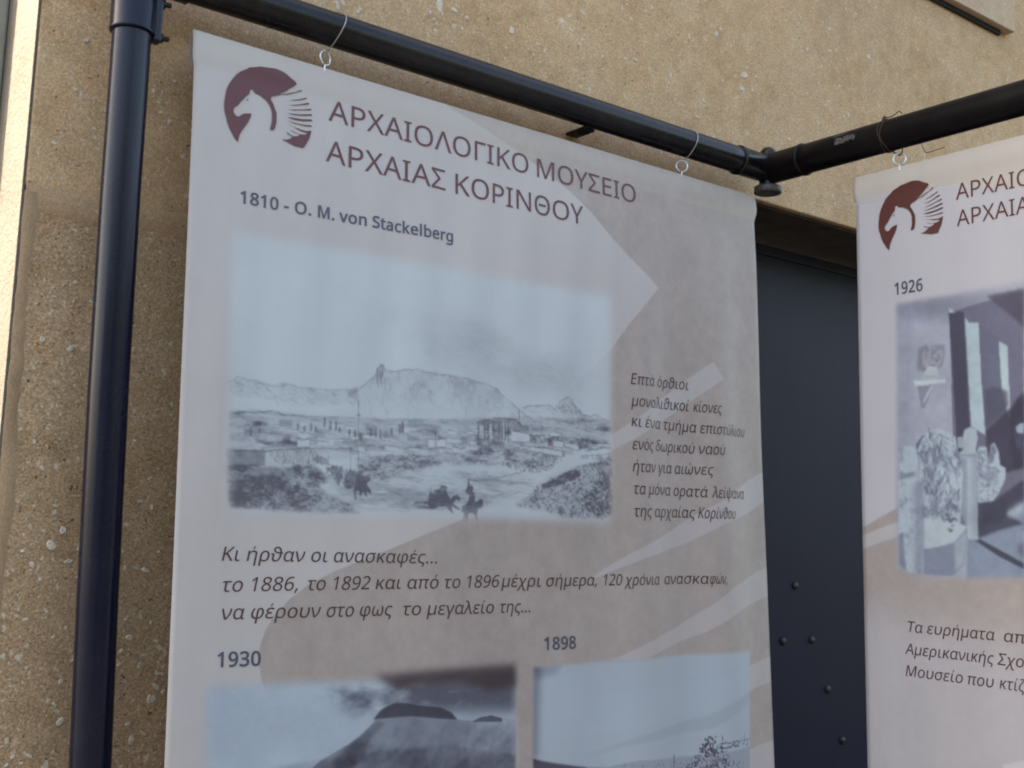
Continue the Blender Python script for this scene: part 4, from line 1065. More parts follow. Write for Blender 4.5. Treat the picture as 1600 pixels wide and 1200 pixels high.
    'b8': (404, '173,499 147,493 122,486 99,475 79,460 63,442 51,421 43,398 41,372 44,341 54,314 70,290 88,271 110,254 114,252 117,254 100,243 83,232 67,219 53,203 42,186 33,167 27,145 26,121 31,81 46,46 74,16 109,-5 153,-16 203,-21 251,-16 293,-3 329,18 356,47 373,83 378,124 376,147 370,169 361,188 348,205 335,219 318,233 300,245 281,256 282,254 279,251 295,262 310,272 324,285 336,298 348,314 356,332 361,351 362,371 358,410 341,442 315,468 281,486 244,496 201,500|181,424 201,425 222,424 239,418 252,410 262,399 268,386 270,369 267,351 261,335 251,322 236,310 218,299 204,292 195,296 182,303 169,311 158,319 149,326 142,336 137,345 134,356 133,368 135,386 141,399 151,410 164,418|172,201 192,211 196,209 223,198 246,185 264,172 277,157 284,142 286,124 283,104 276,87 266,73 250,63 229,56 202,54 174,56 152,63 137,73 127,87 120,104 118,122 120,142 126,158 137,174 152,188'),
    'b9': (404, '165,498 135,491 107,479 84,462 64,441 48,417 36,389 29,358 27,324 31,279 45,240 70,207 101,184 139,171 180,165 212,168 238,174 261,184 281,196 297,212 287,213 281,209 278,187 273,164 268,143 260,124 250,107 238,93 224,80 207,69 188,62 165,57 138,56 118,57 100,59 62,67 62,-11 83,-15 95,-17 106,-19 117,-20 129,-21 140,-21 183,-17 223,-9 258,5 288,24 312,48 331,75 348,105 358,137 367,170 372,204 375,239 376,275 374,322 366,362 354,399 336,430 314,455 288,474 260,489 229,497 197,500|214,421 230,415 244,407 255,395 264,381 272,366 278,349 281,331 282,314 281,301 278,291 272,280 263,268 254,259 242,251 227,244 213,241 194,240 169,242 151,249 138,261 128,278 122,299 119,325 122,356 129,381 142,400 157,412 175,420 197,423'),
    'bM': (629, '58,494 58,-14 148,-14 148,291 148,316 147,340 147,364 146,387 144,406 143,421 275,-14 348,-14 493,397 481,404 480,386 479,365 478,342 477,318 477,295 477,-14 571,-14 571,494 453,494 315,110 176,494'),
    'bO': (545, '273,501 223,496 178,486 140,468 107,443 80,412 59,376 46,334 37,290 34,241 37,191 46,147 59,106 80,68 107,38 140,12 178,-6 223,-16 273,-21 321,-16 365,-6 403,12 436,37 463,68 484,104 498,146 508,191 511,240 508,290 498,335 484,376 463,413 436,443 403,468 365,486 322,497|273,420 318,415 352,400 378,374 397,339 409,295 413,240 409,186 397,142 378,106 352,80 318,64 273,60 227,64 193,80 167,106 148,142 136,186 132,240 136,295 148,339 167,374 193,399 228,415'),
    'bS': (389, '173,499 143,493 117,483 93,472 72,456 56,437 43,416 35,391 33,364 37,326 49,294 70,267 96,245 128,226 168,209 195,199 216,190 233,180 247,172 256,163 262,156 266,146 269,136 270,123 268,105 261,90 249,77 232,68 208,61 179,60 154,61 131,63 108,67 87,73 68,80 28,93 27,7 56,-4 76,-9 98,-14 123,-18 149,-20 176,-21 228,-16 273,-4 312,18 341,48 359,85 364,128 362,154 356,177 347,198 333,216 317,232 297,245 275,257 250,268 222,280 198,289 178,297 163,306 152,314 142,323 136,330 132,339 130,350 128,363 130,379 136,393 145,404 159,412 178,418 202,419 222,418 240,417 259,413 277,407 294,401 327,391 358,466 323,480 302,486 280,492 255,497 230,499 203,500'),
    'ba': (397, '203,380 178,379 155,375 131,370 110,363 90,356 59,342 90,273 121,285 136,291 151,297 167,302 183,303 200,304 219,303 233,298 243,291 250,280 255,262 258,237 258,230 212,229 157,223 110,213 73,194 46,169 30,137 24,100 27,64 40,33 62,9 89,-7 121,-17 154,-21 185,-18 211,-13 234,-5 254,8 271,23 269,29 276,-14 349,-14 349,246 346,286 333,320 313,347 283,365 246,376|257,145 254,115 246,93 233,76 215,64 193,57 168,55 153,56 140,60 131,66 125,73 121,84 119,99 121,117 127,130 138,141 156,150 184,157 222,160 257,162'),
    'bb': (433, '50,524 50,-14 122,-14 130,24 127,22 142,9 160,-3 183,-13 209,-18 239,-21 284,-14 324,2 358,31 384,71 399,121 403,180 399,239 384,289 358,328 324,357 284,374 238,380 209,377 183,372 160,363 141,350 126,336 132,334 141,322 141,330 142,343 143,356 143,371 143,386 143,524|227,303 272,290 298,251 308,180 305,141 298,110 287,86 273,69 253,59 229,56 199,59 177,69 162,86 152,109 146,140 143,179 146,222 152,254 162,276 176,290 197,300'),
    'bc': (342, '216,381 181,378 151,371 121,359 95,343 73,320 54,292 41,260 32,222 30,178 32,136 40,99 53,67 71,40 92,17 119,1 148,-11 178,-18 211,-21 232,-20 251,-18 267,-15 283,-11 299,-6 321,5 320,84 285,73 271,68 259,63 244,60 229,59 212,58 185,61 164,71 148,87 136,110 128,141 125,178 136,248 165,288 215,301 226,300 238,300 250,297 263,293 276,289 302,281 332,355 304,365 290,370 272,374 253,377 235,380'),
    'be': (399, '206,381 173,377 142,370 113,355 88,336 68,313 52,285 40,253 32,217 30,177 32,138 41,102 54,70 72,42 95,19 122,2 152,-10 184,-17 220,-21 245,-20 267,-17 288,-14 307,-9 326,-4 355,8 353,88 314,74 297,68 280,63 262,59 244,58 224,58 194,60 171,70 152,85 138,106 129,134 127,155 372,155 372,204 370,237 363,268 352,296 337,320 318,341 295,359 268,371 239,377|183,302 205,304 229,302 246,294 258,282 267,264 273,241 274,230 130,230 131,241 139,265 151,282 166,294'),
    'bg': (433, '147,374 106,355 73,325 48,283 34,235 30,179 34,123 48,74 73,33 107,3 147,-14 195,-21 246,-14 288,6 299,26 292,36 291,28 291,17 291,10 291,3 291,-10 288,-37 281,-58 269,-75 253,-88 233,-96 208,-98 160,-95 118,-87 59,-65 58,-148 108,-164 153,-173 205,-175 258,-170 304,-156 339,-132 363,-98 379,-56 383,-7 383,374 305,374 302,333 304,339 287,354 266,365 244,374 220,378 195,381|232,300 253,291 270,276 281,254 288,222 291,179 291,166 288,128 281,99 270,80 254,67 233,58 204,56 180,59 161,68 147,85 135,109 128,140 125,179 128,218 135,249 147,273 162,290 180,300 203,303'),
    'bk': (379, '143,524 50,524 50,-14 143,-14 143,126 164,148 282,-14 388,-10 229,205 379,369 276,374 155,247 146,237 141,229 135,223 130,216 125,209 119,203 117,199 138,204 141,193 141,203 142,215 142,226 142,235 143,243'),
    'bl': (193, '143,524 50,524 50,-14 143,-14'),
    'bn': (435, '240,381 216,378 191,374 168,365 146,353 128,337 133,333 128,374 50,374 50,-14 143,-14 143,186 146,224 152,253 163,275 178,290 200,300 231,303 267,295 287,272 295,229 295,-14 388,-14 388,235 384,280 371,316 350,345 320,365 283,376'),
    'bo': (426, '162,374 117,357 79,327 52,288 35,239 30,181 32,141 40,105 53,73 72,45 93,22 118,3 147,-10 179,-17 212,-21 264,-14 310,3 348,33 375,73 392,123 397,181 395,220 387,256 374,288 357,315 335,338 309,357 280,370 249,377 214,381|213,303 241,300 263,290 279,273 292,248 299,218 302,181 299,143 292,112 279,88 263,70 242,59 213,56 185,59 163,70 147,88 135,112 128,143 125,181 128,218 135,248 147,273 163,290 184,300'),
    'br': (297, '207,377 182,369 160,356 141,340 125,321 131,316 130,374 50,374 50,-14 143,-14 143,191 145,213 149,232 156,250 165,264 176,276 188,286 202,293 216,298 231,299 243,298 250,298 255,298 260,297 284,290 296,374 274,377 266,378 258,380 250,380 243,381 234,381'),
    'bt': (262, '148,457 83,457 58,376 4,352 4,300 55,300 55,105 56,76 62,50 72,30 84,13 100,0 119,-10 138,-15 157,-20 177,-21 190,-20 200,-19 214,-17 226,-14 236,-12 255,-5 255,67 227,60 221,59 212,57 204,57 195,56 188,56 176,56 166,61 159,67 153,76 150,89 148,107 148,300 252,300 252,374 148,374'),
    'bv': (361, '-13,373 134,-14 226,-14 374,373 276,374 195,152 192,142 188,132 184,120 180,108 176,96 173,85 170,74 167,65 178,75 193,65 191,73 188,84 185,95 181,107 177,119 173,131 169,142 166,152 85,374'),
}

TONOS = {'ά': 'α', 'έ': 'ε', 'ή': 'η', 'ί': 'ι', 'ό': 'ο', 'ύ': 'υ', 'ώ': 'ω'}


def glyphs(body, heavy=False):
    P, F = [], []
    x = 0
    for ch in body:
        if ch == ' ':
            x += 178
            continue
        adv, data = GLYPHS[('b' if heavy else 'r') + TONOS.get(ch, ch)]
        loops = [[Vector((*[int(c) for c in p.split(',')], 0)) for p in l.split(' ')] for l in data.split('|')]
        if ch in TONOS:
            c_ = adv * .5 + (0 if ch != 'ί' else -20)
        flat = [p for l in loops for p in l]
        n0 = len(P)
        P += [((p.x + x) / 482, p.y / 482) for p in flat]
        F += [tuple(i + n0 for i in t) for t in mathutils.geometry.tessellate_polygon(loops)]
        if ch in TONOS:
            n0 = len(P)
            P += [((x + q_[0]) / 482, q_[1] / 482) for q_ in ((c_ - 12, 405), (c_ + 14, 405), (c_ + 62, 512), (c_ + 12, 512))]
            F.append((n0, n0 + 1, n0 + 2, n0 + 3))
        x += adv
    return np.array(P), F


def text_line(fn, words, cap_h, slant=0.0, heavy=False):
    """words: (text, [(u0, v0), (u1, v1)], optional rest of the line at the same scale); one mesh for the line"""
    allp = [p for w in words for p in w[1]]
    us = np.array([p[0] for p in allp]); vv = np.array([p[1] for p in allp])
    slope = np.polyfit(us, vv, 1) if len(us) > 1 else (0, vv[0])
    base = lambda u: slope[0] * u + slope[1]
    P, F = [], []
    sy = cap_h
    for w in words:
        g, f = glyphs(w[0], heavy)
        x0, x1 = g[:, 0].min(), g[:, 0].max()
        sh = slant * sy
        u0, u1 = w[1][0][0], w[1][1][0]
        sx = (u1 - u0) / (x1 - x0)
        if len(w) > 2:
            g, f = glyphs(w[0] + w[2], heavy)
        off = len(P)
        for x, y in g:
            u = u0 + (x - x0) * sx + y * sh - .3 * sh
            P.append((u, base(u) - y * sy))
        F += [tuple(i + off for i in t) for t in f]
    return on_cloth(fn, P, F)


# ------------------------------------------------------------------ ground, wall, door
ground = link('ground', mesh([(-60, -60, 0), (60, -60, 0), (60, 60, 0), (-60, 60, 0)], [(0, 1, 2, 3)]), mat_ground, kind='structure')
M = Mat('blocker_foliage')
mat_blocker = M.set(M.ramp(M.noise(M.coord('Object'), 2.5, 6, .7), [(.35, (.020, .032, .014)), (.65, (.055, .075, .035))]), .8)
bm = bmesh.new()
for i in range(150):                                            # added trees, unseen behind the camera, blocking low sky light
    x_, y_ = random.uniform(-26, 26), random.uniform(-13, -10)
    z_ = random.uniform(.6, 4.6)
    r_ = random.uniform(1.0, 1.9)
    g_ = bmesh.ops.create_icosphere(bm, subdivisions=2, radius=r_, matrix=Matrix.Translation((x_, y_, z_)))
    for v_ in g_['verts']:
        v_.co += Vector((random.gauss(0, .14), random.gauss(0, .14), random.gauss(0, .14)))
link('sky_blocking_trees', from_bm(bm), mat_blocker, kind='stuff')
WY = .055
wall = empty('stone_wall', (2.0, WY, 0), label='rough sandy limestone wall of a building behind the pipe frame', category='wall')


def prism_xz(pts, y0, y1, bev=.0):
    bm = bmesh.new()
    vs = [bm.verts.new((x, y0, z)) for x, z in pts]
    f = bm.faces.new(vs)
    r = bmesh.ops.extrude_face_region(bm, geom=[f])
    for g in r['geom']:
        if isinstance(g, bmesh.types.BMVert):
            g.co.y = y1
    if bev:
        ed = [e for e in bm.edges if abs(e.verts[0].co.y - y0) < 1e-6 and abs(e.verts[1].co.y - y0) < 1e-6]
        bmesh.ops.bevel(bm, geom=ed, offset=bev, segments=2, affect='EDGES', profile=.6)
    return from_bm(bm)


ZS = 2.138
part('wall_slab', prism_xz([(.318, 1.9065), (1.12, 1.9065), (1.12, ZS), (2.9, ZS), (2.9, 0), (6, 0), (6, 5), (.318, 5)], WY, .60, .003), mat_slab, wall)
# pier beside the door: big blocks with flush mortar beds
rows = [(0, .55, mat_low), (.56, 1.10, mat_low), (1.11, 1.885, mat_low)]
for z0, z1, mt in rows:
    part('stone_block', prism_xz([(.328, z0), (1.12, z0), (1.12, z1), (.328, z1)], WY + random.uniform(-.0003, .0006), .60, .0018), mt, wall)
for z0, z1 in [(.55, .56), (1.10, 1.11), (1.885, 1.9065)]:
    n = 80
    vs, fs = [], []
    up = .004 if z1 < 1.9 else .0015
    for k in range(n + 1):
        x = .319 + (1.12 - .319) * k / n
        a = -.004 - .006 * abs(math.sin(x * 23 + z0)) + random.gauss(0, .0016)
        b = random.gauss(0, .0012)
        vs += [(x, WY + .0016, z0 + a - .002), (x, WY - .0002, z0 + a), (x, WY - .0004, (z0 + z1) / 2), (x, WY - .0002, z1 + up + b), (x, WY + .0010, z1 + up + .003 + b)]
    for k in range(n):
        q_, r_ = 5 * k, 5 * k + 5
        fs += [(q_ + i, r_ + i, r_ + i + 1, q_ + i + 1) for i in range(4)]
    part('mortar_joint', mesh(vs, fs, True), mat_mortar, wall)
# smoothed mortar along the corner of the pier
n = 200
vs, fs = [], []
for k in range(n + 1):
    z = 1.900 * k / n
    w_ = .017 + .0030 * math.sin(z * 17) + .0020 * math.sin(z * 41) + random.gauss(0, .0010)
    vs += [(.3182, .3, z), (.3182 + random.gauss(0, .0003), WY + .0005, z), (.3192, WY - .0006, z), (.318 + w_ * .7, WY - .0005, z), (.322 + w_, WY + .0012, z)]
for k in range(n):
    q_, r_ = 5 * k, 5 * k + 5
    fs += [(q_ + i, q_ + i + 1, r_ + i + 1, r_ + i) for i in range(4)]
part('corner_mortar', mesh(vs, fs, True), mat_edge, wall)
# plastered return of the corner, catching the sun
part('corner_plaster', box(.3150, .3182, WY + .0006, .60, 0, 5, .0008), mat_plaster, wall)
# soffit and sides of the door opening
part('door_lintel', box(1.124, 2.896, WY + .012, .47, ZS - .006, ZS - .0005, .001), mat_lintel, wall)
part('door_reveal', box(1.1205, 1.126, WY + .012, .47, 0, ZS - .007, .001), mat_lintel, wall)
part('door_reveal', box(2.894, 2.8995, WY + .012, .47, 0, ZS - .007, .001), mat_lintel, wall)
# window sill of an upper window, with a dark strip painting the shade of the gap behind it
part('window_sill', box(1.2, 2.385, .032, WY - .0005, 2.6914, 2.86, .002), mat_sill, wall)
part('gap_shade_strip', box(1.2, 2.352, WY - .0075, WY - .0008, 2.6805, 2.6912, .001), mat_gap, wall)

peb = [(0.351, 1.620, 9), (0.362, 1.591, 11), (0.390, 1.524, 13), (0.379, 1.506, 17), (0.399, 1.489, 15), (0.360, 1.485, 12), (0.489, 1.553, 9), (0.487, 1.480, 16), (0.474, 1.403, 14), (0.465, 1.388, 11), (0.511, 1.390, 13), (0.509, 1.346, 17), (0.505, 1.332, 18), (0.488, 1.371, 13), (0.401, 1.357, 10), (0.404, 1.314, 14), (0.485, 1.287, 16), (0.498, 1.294, 12), (0.374, 1.280, 10), (0.464, 1.373, 10), (0.370, 1.469, 8), (0.349, 1.500, 8), (0.386, 1.632, 5), (0.378, 1.625, 6), (0.364, 1.651, 4), (0.463, 1.629, 6), (0.463, 1.482, 9), (0.501, 1.501, 7), (0.519, 1.340, 10), (0.468, 1.424, 6), (0.498, 1.419, 6), (0.510, 1.361, 8), (0.389, 1.406, 7), (0.402, 1.416, 6), (0.412, 1.380, 8), (0.357, 1.280, 10), (0.351, 1.272, 9), (0.366, 1.273, 8), (0.396, 1.333, 9), (0.480, 1.306, 9)]
peb += [(0.371, 2.091, 10), (0.396, 2.130, 7), (0.363, 2.029, 9), (0.387, 2.025, 8), (0.454, 2.051, 12), (0.464, 2.027, 9), (0.476, 2.018, 12), (0.479, 2.070, 8), (0.360, 1.785, 8), (0.350, 1.735, 11), (0.382, 1.728, 10), (0.381, 1.782, 5), (0.399, 2.013, 8), (0.462, 2.043, 7)]
peb += [(1.507, 2.358, 17), (1.501, 2.332, 14), (1.528, 2.336, 7), (1.872, 2.496, 12), (1.434, 2.414, 10), (1.402, 2.284, 10), (1.389, 2.252, 9), (1.366, 2.386, 8), (1.793, 2.352, 8), (1.807, 2.361, 9)]
peb += [(0.857, 2.285, 19), (0.882, 2.286, 10), (0.987, 2.287, 13), (0.727, 2.238, 12), (0.693, 2.234, 13), (0.701, 2.241, 10), (0.841, 2.270, 7), (1.243, 2.312, 11), (1.309, 2.365, 7), (1.276, 2.412, 9), (1.203, 2.185, 5), (1.120, 2.247, 5)]
for x, z, s in peb:
    s = s / 2857 * .55 if s > 4 else .001
    s *= 3.6 if z > 2.2 else 2.3
    n = random.randint(7, 10)
    ph, el = random.uniform(0, PI), random.uniform(.45, .85)
    rim, top_ = [], []
    for k in range(n):
        a_ = 2 * PI * k / n
        r_ = s * random.uniform(.72, 1.12)
        X, Z = math.cos(a_) * r_, math.sin(a_) * r_ * el
        X, Z = X * math.cos(ph) - Z * math.sin(ph), X * math.sin(ph) + Z * math.cos(ph)
        rim.append((x + X, WY + .0018, z + Z))
        top_.append((x + X * .72, WY - .0006 - random.uniform(0, .0008), z + Z * .72))
    fs = [(k, (k + 1) % n, n + (k + 1) % n, n + k) for k in range(n)] + [tuple(range(n, 2 * n))]
    part('pebble', mesh(rim + top_, fs), mat_pebble, wall)

# door leaf with its rivets
DY = .2139
door = empty('metal_door', (2.0, DY, 0), label='dark blue-grey riveted metal door seen between the two banners', category='door')
part('door_leaf', box(1.13, 2.89, DY, DY + .045, .01, 2.118, .003), mat_door, door)
part('door_leaf_edge', box(1.13, 2.89, DY - .006, DY - .0005, 2.098, 2.118, .002), mat_door, door)
rv = [(1.657, 1.458)]
for x, z in [(1.8537, 1.4465), (1.8182, 1.3394), (1.9063, 1.3391), (1.9576, 1.24), (2.0056, 1.1359), (1.7700, 1.2400), (1.72, 1.1359)]:
    part('rivet', lathe((x, DY - .0003, z), (0, -1, 0), [(0, .0080), (.0015, .0078), (.0032, .0064), (.0044, .0040), (.0050, 0)], 14), mat_rivet, door)

# slim painted post standing behind the corner at the far left
gp_ = empty('gate_post', (.30, .21, 0), label='grey painted metal post at the far left, behind the sunlit corner of the wall', category='post')
part('post_body', box(.2840, .3146, .196, .236, .0, 3.2, .003), mat_frame, gp_)
for z in (2.12, 2.19, 2.26, 1.6, 1.1):
    part('bolt', lathe((.2935, .1962, z), (0, -1, 0), [(0, .0045), (.002, .0045), (.003, .003), (.0032, 0)], 8), mat_gap, gp_)

# ------------------------------------------------------------------ pipe frame
PZ = 2.1721                                                     # height of the horizontal pipes' axis
XC = 1.509
frame_ = empty('pipe_stand', (.4056, 0, 0), label='black painted pipe frame that carries the two banners', category='pipe stand')
part('post', tube([(.4670, .004, .02), (.4235, .002, 1.27), (.4170, .001, 1.45), (.4105, 0, 1.68), (.4068, 0, 1.90), (.4054, 0, 2.11), (.4054, 0, 2.6)], .0218, 40), mat_post, frame_)
part('base_plate', lathe((.4670, .004, .0), (0, 0, 1), [(0, 0), (0, .06), (.008, .06), (.010, .024), (.02, .022)], 32), mat_post, frame_)
xs = [.43 + (1.49 - .43) * i / 12 for i in range(13)]
part('crossbar', tube([(x, 0, PZ) for x in xs], .0222, 40), mat_pipe, frame_)
part('crossbar', tube([(XC, -.02 - 1.25 * i / 10, PZ) for i in range(11)], .0250, 40), mat_pipe_dull, frame_)
# sleeve of the tee on the post, with bolted ears
t_ = part('tee_sleeve', lathe((.4056, 0, 2.0925), (0, 0, 1), [(-.0012, .0219), (-.0012, .0250), (.0005, .0258), (.002, .0252), (.15, .0250), (.152, .0258), (.154, .0219)], 40), mat_post, frame_)
part('tee_branch', lathe((.4056, 0, PZ), (1, 0, 0), [(.018, .0248), (.060, .0248), (.062, .0255), (.0635, .0222)], 40), mat_pipe, frame_)
me = box(.4255, .4370, -.010, .004, 2.086, 2.166, .003)
part('sleeve_ear', me, mat_post, frame_)
for z in (2.0935, 2.1345):
    b_ = part('bolt', lathe((.434, -.004, z), (1, -.2, 0), [(0, .0055), (.006, .0055), (.006, .0030), (.0125, .0030), (.0135, 0)], 6), mat_pipe, frame_)
part('bolt', lathe((.4480, -.018, PZ - .021), (.2, -.8, -.6), [(0, .006), (.005, .006), (.006, .003), (.009, .0028), (.01, 0)], 6), mat_pipe, frame_)
# corner fitting
ball = [(-.030, .0150), (.0, .0150), (.023, .0150)] + [(.023 + .0150 * math.sin(a * PI / 16), .0150 * math.cos(a * PI / 16)) for a in range(1, 9)]
part('corner_hub', lathe((XC, 0, PZ + .002), (0, 0, 1), ball, 36), mat_pipe, frame_)
part('corner_sleeve', lathe((XC, 0, PZ), (-1, 0, 0), [(.000, .0238), (.074, .0238), (.0755, .0250), (.0785, .0250), (.080, .0222)], 40), mat_pipe, frame_)
part('corner_sleeve', lathe((XC, 0, PZ), (0, -1, 0), [(.000, .0262), (.074, .0262), (.0755, .0275), (.0785, .0275), (.080, .0250)], 40), mat_pipe_dull, frame_)
part('corner_socket', lathe((XC, 0, PZ - .020), (0, 0, -1), [(0, .012), (.008, .014), (.011, .0225), (.012, .0235), (.0215, .0235), (.0225, .0220), (.0225, .0185), (.010, .0175), (.010, 0)], 40), mat_flange, frame_)
# chipped paint on the second crossbar
for (y0, y1, a0, a1) in ((-.158, -.196, .02, .42), (-.150, -.180, .62, .72), (-.02, -.026, .2, .5)):
    vs, fs = [], []
    nu_, nv_ = 10, 5
    for j in range(nv_ + 1):
        for i in range(nu_ + 1):
            y = y0 + (y1 - y0) * i / nu_ + random.gauss(0, .0008)
            a_ = a0 + (a1 - a0) * j / nv_ + (random.gauss(0, .05) if j in (0, nv_) else 0)
            vs.append((XC - math.cos(a_) * .0252, y, PZ + math.sin(a_) * .0252))
    for j in range(nv_):
        for i in range(nu_):
            b = j * (nu_ + 1) + i
            fs.append((b, b + 1, b + nu_ + 2, b + nu_ + 1))
    part('paint_chip', mesh(vs, fs, True), mat_primer, frame_)
# small clip under the first crossbar that ties it to the wall
clip = empty('pipe_clip', (1.10, .02, 2.15), label='small black wall clip under the middle of the long pipe', category='clip')
part('clip_tab', box(1.098, 1.121, .012, WY - .001, 2.1490, 2.1535, .001), mat_pipe, clip)
part('clip_lip', box(1.098, 1.1005, .008, .0119, 2.1476, 2.1535, .0008), mat_pipe, clip)

# ------------------------------------------------------------------ banners
def make_banner(fn, h, mat, label, origin, outward, nu=150, nv=170, length=1.85):
    t = empty('banner', origin, label=label, category='banner', group='museum banners hanging from the pipe frame')
    vs = [0.0, .001, .003, .006, .010, .016, .022, .028, .034, .039, .042, .0445, .046, .048, .052, .058]
    n = len(vs)
    k = 160
    for i in range(1, k + 1):
        vs.append(.058 + (length - .058) * (i / k) ** 1.15)
    verts, faces, uv = [], [], []
    for v in vs:
        for i in range(nu + 1):
            u = i / nu
            verts.append(Vector(fn(u, v)))
            uv.append((u, 1 - v / h))
    for j in range(len(vs) - 1):
        for i in range(nu):
            a = j * (nu + 1) + i
            faces.append((a, a + nu + 1, a + nu + 2, a + 1))
    me = mesh(verts, faces, True)
    lay = me.uv_layers.new(name='UVMap')
    idx = np.empty(len(me.loops), np.int32)
    me.loops.foreach_get('vertex_index', idx)
    lay.data.foreach_set('uv', np.array(uv, np.float32)[idx].ravel())
    o = part('cloth', me, mat, t)
    md = o.modifiers.new('thickness', 'SOLIDIFY')
    md.thickness = .0007
    md.offset = -1
    # back of the top pocket
    back = []
    bu = []
    for v in [0, .001, .004, .010, .02, .03, .038, .044, .046]:
        for i in range(nu + 1):
            u = i / nu
            p = Vector(fn(u, 0 if v < .046 else v))
            s = .0075 * math.sqrt(max(0, 1 - ((v - .021) / .0225) ** 2)) if abs(v - .021) < .0225 else 0
            p.z = 2.1181 - v
            back.append(p - Vector(outward) * (s + .0008))
            bu.append((u, 1 - .02 / h))
    bf = []
    for j in range(8):
        for i in range(nu):
            a = j * (nu + 1) + i
            bf.append((a, a + 1, a + nu + 2, a + nu + 1))
    me = mesh(back, bf, True)
    lay = me.uv_layers.new(name='UVMap')
    lay.data.foreach_set('uv', np.array([(.5, 1 - .02 / h)] * len(me.loops), np.float32).ravel())
    part('pocket_back', me, mat, t)
    a, b = Vector(fn(.006, .021)), Vector(fn(.994, .021))
    out = Vector(outward)
    a, b = a - out * .0065, b - out * .0065
    part('batten', tube([a, (a + b) / 2, b], .0055, 12), mat_wood, t)
    return t


def eye(t, fn, u, yaw, tilt=0.0, lift=.0):
    """screw eye in the batten: a ring on a short shank"""
    p = Vector(fn(u, .006))
    p = Vector(fn(u, 0))
    base = Vector((p.x, p.y, 2.1181)) + (Vector((0, .001, 0)) if fn is surf1 else Vector((.001, 0, 0)))
    c = base + Vector((0, 0, .0140 + lift))
    d = Vector((math.cos(yaw), math.sin(yaw), 0))
    R_ = .0092
    ring = []
    for k in range(27):
        a_ = -PI / 2 + .16 + (2 * PI - .5) * k / 26
        ring.append(c + d * math.cos(a_) * R_ + Vector((0, 0, 1)) * math.sin(a_) * R_)
    path = [base - Vector((0, 0, .008)), base + Vector((0, 0, .001)), c - Vector((0, 0, R_)) + d * .0005] + ring
    part('screw_eye', tube(smooth_path(path, 3), .00145, 10), mat_zinc, t)
    return c


b1 = make_banner(surf1, A1.h, mat_print1, 'left banner with the engraved landscape and the year 1930 and 1898 pictures, parallel to the wall', (.9768, 0, 2.118), (0, -1, 0))
del b1['group']
b1['label'] = 'large pale banner with an engraved landscape, hanging left of the dark door'
b2 = make_banner(surf2, A2.h, mat_print2, '', (1.509, -.675, 2.118), (-1, 0, 0), nu=120)
b2['label'] = 'pale banner with a picture of sculptures, hanging right of the dark door'
del b2['group']
for b_ in (b1, b2):
    b_['group'] = 'museum banners hanging from the pipe frame'


def picture(fn, t, pts, h, mat, label, nu=40, nv=40, lift=.00010):
    us = [p[0] for p in pts]; vs = [p[1] for p in pts]
    u0, u1, v0, v1 = max(.004, min(us)), min(.99, max(us)), min(vs), min(max(vs), h - .06)
    part('printed_picture', cloth_grid(fn, u0, u1, v0, v1, nu, nv, h, lift), mat, t, label=label)


picture(surf1, b1, box1, A1.h, mat_print1, 'engraving of riders on a plain below a mountain', 90, 60)
picture(surf1, b1, p1930, A1.h, mat_print1, 'picture of a dark mountain top in cloud', 70, 30)
picture(surf1, b1, p1898, A1.h, mat_print1, 'pale picture with ruins at its lower right', 60, 30)
picture(surf2, b2, photo, A2.h, mat_print2, 'picture of a gallery of stone sculptures', 60, 50)

# emblem: winged horse in a dark disc
Z = None
disc = [(.061, .127), (.057, .123), (.054, .118), (.050, .112), (.047, .105), (.045, .098), (.043, .093), (.042, .087), (.042, .080), (.043, .072), (.044, .065), (.047, .057), (.051, .050), (.056, .042), (.061, .037), (.067, .033), (.072, .029), (.078, .027), (.086, .024), (.093, .023), (.099, .022), (.107, .021), (.115, .022), (.121, .024), (.128, .028), (.133, .030), (.136, .033), (.132, .037), (.127, .041), (.122, .046), (.116, .050), (.114, .052), (.123, .049), (.129, .046), (.136, .043), (.142, .039), (.144, .040), (.138, .043), (.132, .046), (.124, .050), (.116, .052), (.110, .055), (.105, .057), (.102, .059), (.102, .061), (.102, .063), (.104, .065), (.106, .069), (.108, .074), (.110, .078), (.110, .083), (.110, .090), (.109, .095), (.108, .099), (.106, .101), (.103, .102), (.102, .101), (.102, .099), (.103, .096), (.104, .091), (.104, .086), (.104, .080), (.103, .075), (.101, .071), (.098, .067), (.096, .065), (.092, .063), (.089, .061), (.084, .060), (.080, .059), (.080, .058), (.078, .056), (.075, .056), (.074, .057), (.074, .061), (.073, .063), (.069, .067), (.067, .070), (.063, .075), (.060, .080), (.055, .085), (.054, .087), (.054, .089), (.055, .092), (.057, .094), (.060, .095), (.062, .094), (.065, .091), (.068, .089), (.072, .088), (.077, .087), (.076, .092), (.073, .099), (.069, .106), (.066, .111), (.063, .117), (.062, .122)]
eyep = [(.070, .071), (.071, .070), (.073, .069), (.072, .071), (.071, .072), (.070, .072)]
fe = [
    [(.126, .057), (.134, .054), (.142, .051), (.150, .047), (.151, .048), (.143, .052), (.134, .055)],
    [(.125, .063), (.134, .061), (.144, .057), (.153, .053), (.154, .055), (.145, .058), (.134, .062)],
    [(.125, .069), (.134, .067), (.145, .064), (.157, .060), (.157, .062), (.145, .065), (.134, .068)],
    [(.124, .074), (.132, .073), (.143, .071), (.158, .067), (.158, .069), (.146, .072), (.134, .074)],
    [(.124, .079), (.133, .078), (.144, .077), (.158, .074), (.159, .076), (.146, .079), (.134, .080)],
    [(.124, .083), (.133, .084), (.144, .084), (.158, .082), (.158, .084), (.145, .085), (.134, .085)],
]
